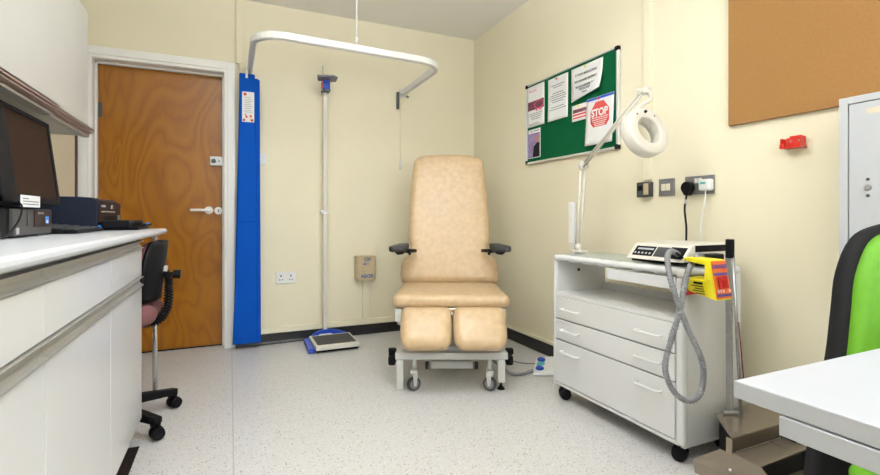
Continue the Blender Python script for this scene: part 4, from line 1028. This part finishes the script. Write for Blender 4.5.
# ------------------------------------------------------------------ green chair
gx, gy = 1.36, .40
t = thing('swivel_chair', 'lime green padded swivel chair with black shell behind the desk', 'chair', (1.40, .44, 0))
yaw = -A
F = Matrix.Rotation(-A, 4, 'Z')
def G(l, d, z): return V((l*ax_c+d*ax_s, -l*ax_s+d*ax_c, z))
# backrest: outline lateral/height, sheet facing the viewer
bo = [(.865, .30), (.885, .42), (.915, .52), (.945, .615), (.968, .72), (.990, .817), (1.035, .900), (1.095, .932), (1.18, .945), (1.265, .932), (1.33, .900), (1.375, .817), (1.40, .72), (1.42, .615), (1.445, .52), (1.47, .42), (1.49, .30), (1.42, .27), (1.18, .26), (.93, .27)]
def shell(outline, d0, T_, r, dome, m, nm, off=0, par=t):
    o = G(0, d0, 0); a_ = V((ax_c, -ax_s, 0)); lean_ = .12
    ay_ = V((ax_s*lean_, ax_c*lean_, 1)).normalized()
    n_ = a_.cross(ay_)   # points toward the viewer
    return build(MB().cushion(outline, T_, r, o+n_*off, a_, ay_, dome), nm, m, par)
bo_s = smooth_closed(bo[::-1], 4)
ar = sum(bo_s[i-1][0]*bo_s[i][1]-bo_s[i][0]*bo_s[i-1][1] for i in range(len(bo_s)))
if ar < 0: bo_s = bo_s[::-1]
shell(bo_s, 1.06, .045, .018, 0, mat('black_matte_shell', (.010, .010, .011), .8, spec=.2), 'back_shell')
cxm = sum(p[0] for p in bo_s)/len(bo_s); cym = sum(p[1] for p in bo_s)/len(bo_s)
bi = [(cxm+(x-cxm)*.90, max(.50, cym+(y-cym)*.95)) for x, y in bo_s]
bi = densify([p for k_, p in enumerate(bi) if k_ == 0 or (V(p)-V(bi[k_-1])).length > .004 and not (p[1] <= .5001 and .97 < p[0] < 1.38)], .03)
shell(bi, 1.06, .050, .022, .01, M_greenc, 'back_cushion', off=.022)
so = smooth_closed(roundpoly([(.77, .60), (1.40, .60), (1.42, 1.035), (.79, 1.035)], .14, 4), 2)
a_ = V((ax_c, -ax_s, 0)); f_ = V((ax_s, ax_c, 0))
build(MB().cushion(so, .05, .022, V((0, 0, .345)), a_, f_, 0), 'seat_shell', M_black, t)
cxm = sum(p[0] for p in so)/len(so); cym = sum(p[1] for p in so)/len(so)
build(MB().cushion([(cxm+(x-cxm)*.90+.01, cym+(y-cym)*.90) for x, y in so], .05, .024, V((0, 0, .410)), a_, f_, .006), 'seat_cushion', M_greenc, t)
gc = G(1.15, .90, 0)
build(MB().frus(gc+V((0, 0, .08)), gc+V((0, 0, .320)), .028, .025, 16), 'gas_column', M_black, t)
for q in range(5):
    a = math.radians(20+72*q); d = V((math.cos(a), math.sin(a), 0))
    lg = build(MB().hexa([gc+d*.02+V((-d.y*.02, d.x*.02, .075)), gc+d*.27+V((-d.y*.015, d.x*.015, .06)), gc+d*.27+V((d.y*.015, -d.x*.015, .06)), gc+d*.02+V((d.y*.02, -d.x*.02, .075)),
                  gc+d*.02+V((-d.y*.02, d.x*.02, .12)), gc+d*.27+V((-d.y*.015, d.x*.015, .082)), gc+d*.27+V((d.y*.015, -d.x*.015, .082)), gc+d*.02+V((d.y*.02, -d.x*.02, .12))]), 'base_arm', M_black, t)
    p = gc+d*.265+V((0, 0, .028)); n_ = V((-d.y, d.x, 0))
    build(MB().frus(p-n_*.024, p+n_*.024, .0275, .0275, 18).frus(p, p+V((0, 0, .035)), .008, .01, 8), 'caster', M_black, lg)

# ------------------------------------------------------------------ lights
def ceiling_light(x, y, lab):  # unseen fixtures, hung low so their added upward lamps brighten the ceiling
    t = thing('ceiling_light', lab, 'light', (x, y, ZC))
    build(B(x-.60, x+.60, y-.09, y+.09, ZC-.42, ZC-.38, bev=.004), 'housing', M_white, t)
    build(B(x-.59, x+.59, y-.08, y+.08, ZC-.432, ZC-.420), 'diffuser', M_lampdif, t)
    for q in (-.4, .4): build(MB().frus((x+q, y, ZC-.38), (x+q, y, ZC-.001), .006, .006, 8), 'hanger', M_white, t)
    u = bpy.data.lights.new('ceiling_fill', 'AREA'); u.shape = 'RECTANGLE'; u.size = 1.1; u.size_y = .15; u.color = (.90, .95, 1.0); u.energy = 58  # fill lamp added to lift the ceiling brightness
    uo = bpy.data.objects.new('ceiling_fill', u); COL.objects.link(uo); uo.parent = t; uo.location = (0, 0, -.37); uo.rotation_euler = (PI, 0, 0)
    l = bpy.data.lights.new('ceiling_lamp', 'AREA'); l.shape = 'RECTANGLE'; l.size = 1.15; l.size_y = .16; l.color = (.90, .95, 1.0)
    o = bpy.data.objects.new('ceiling_lamp', l); o.location = (x, y, ZC-.06); COL.objects.link(o); o.parent = t
    o.location = (0, 0, -.44)
    return l
l1 = ceiling_light(.42, 1.55, 'unseen ceiling light hung low to brighten the ceiling, middle of the room')
l2 = ceiling_light(.35, -.35, 'unseen ceiling light hung low to brighten the ceiling, behind the viewer')
l1.energy = 8; l2.energy = 2.5
l = bpy.data.lights.new('window_daylight', 'AREA'); l.shape = 'RECTANGLE'; l.size = 1.5; l.size_y = 1.0; l.energy = 36; l.color = (.86, .93, 1.0)
o = bpy.data.objects.new('window_daylight', l); o.location = (.9, YF-.02, 1.55); o.rotation_euler = (math.radians(90), 0, 0); COL.objects.link(o)
w = bpy.data.worlds.new('world'); SC.world = w; w.use_nodes = True
w.node_tree.nodes['Background'].inputs[0].default_value = (.85, .92, 1, 1); w.node_tree.nodes['Background'].inputs[1].default_value = .6

# ------------------------------------------------------------------ camera
cd = bpy.data.cameras.new('camera'); cam = bpy.data.objects.new('camera', cd); COL.objects.link(cam)
cam.location = (0, 0, .946); cam.rotation_euler = (PI/2, 0, -A)
cd.sensor_width = 36; cd.sensor_fit = 'HORIZONTAL'; cd.lens = 466/880*36
cd.shift_y = -20.5/880; cd.clip_start = .02
SC.camera = cam
SC.view_settings.view_transform = 'Standard'; SC.view_settings.look = 'None'; SC.view_settings.gamma = 1; SC.view_settings.exposure = -0.12
SC.view_settings.use_curve_mapping = False
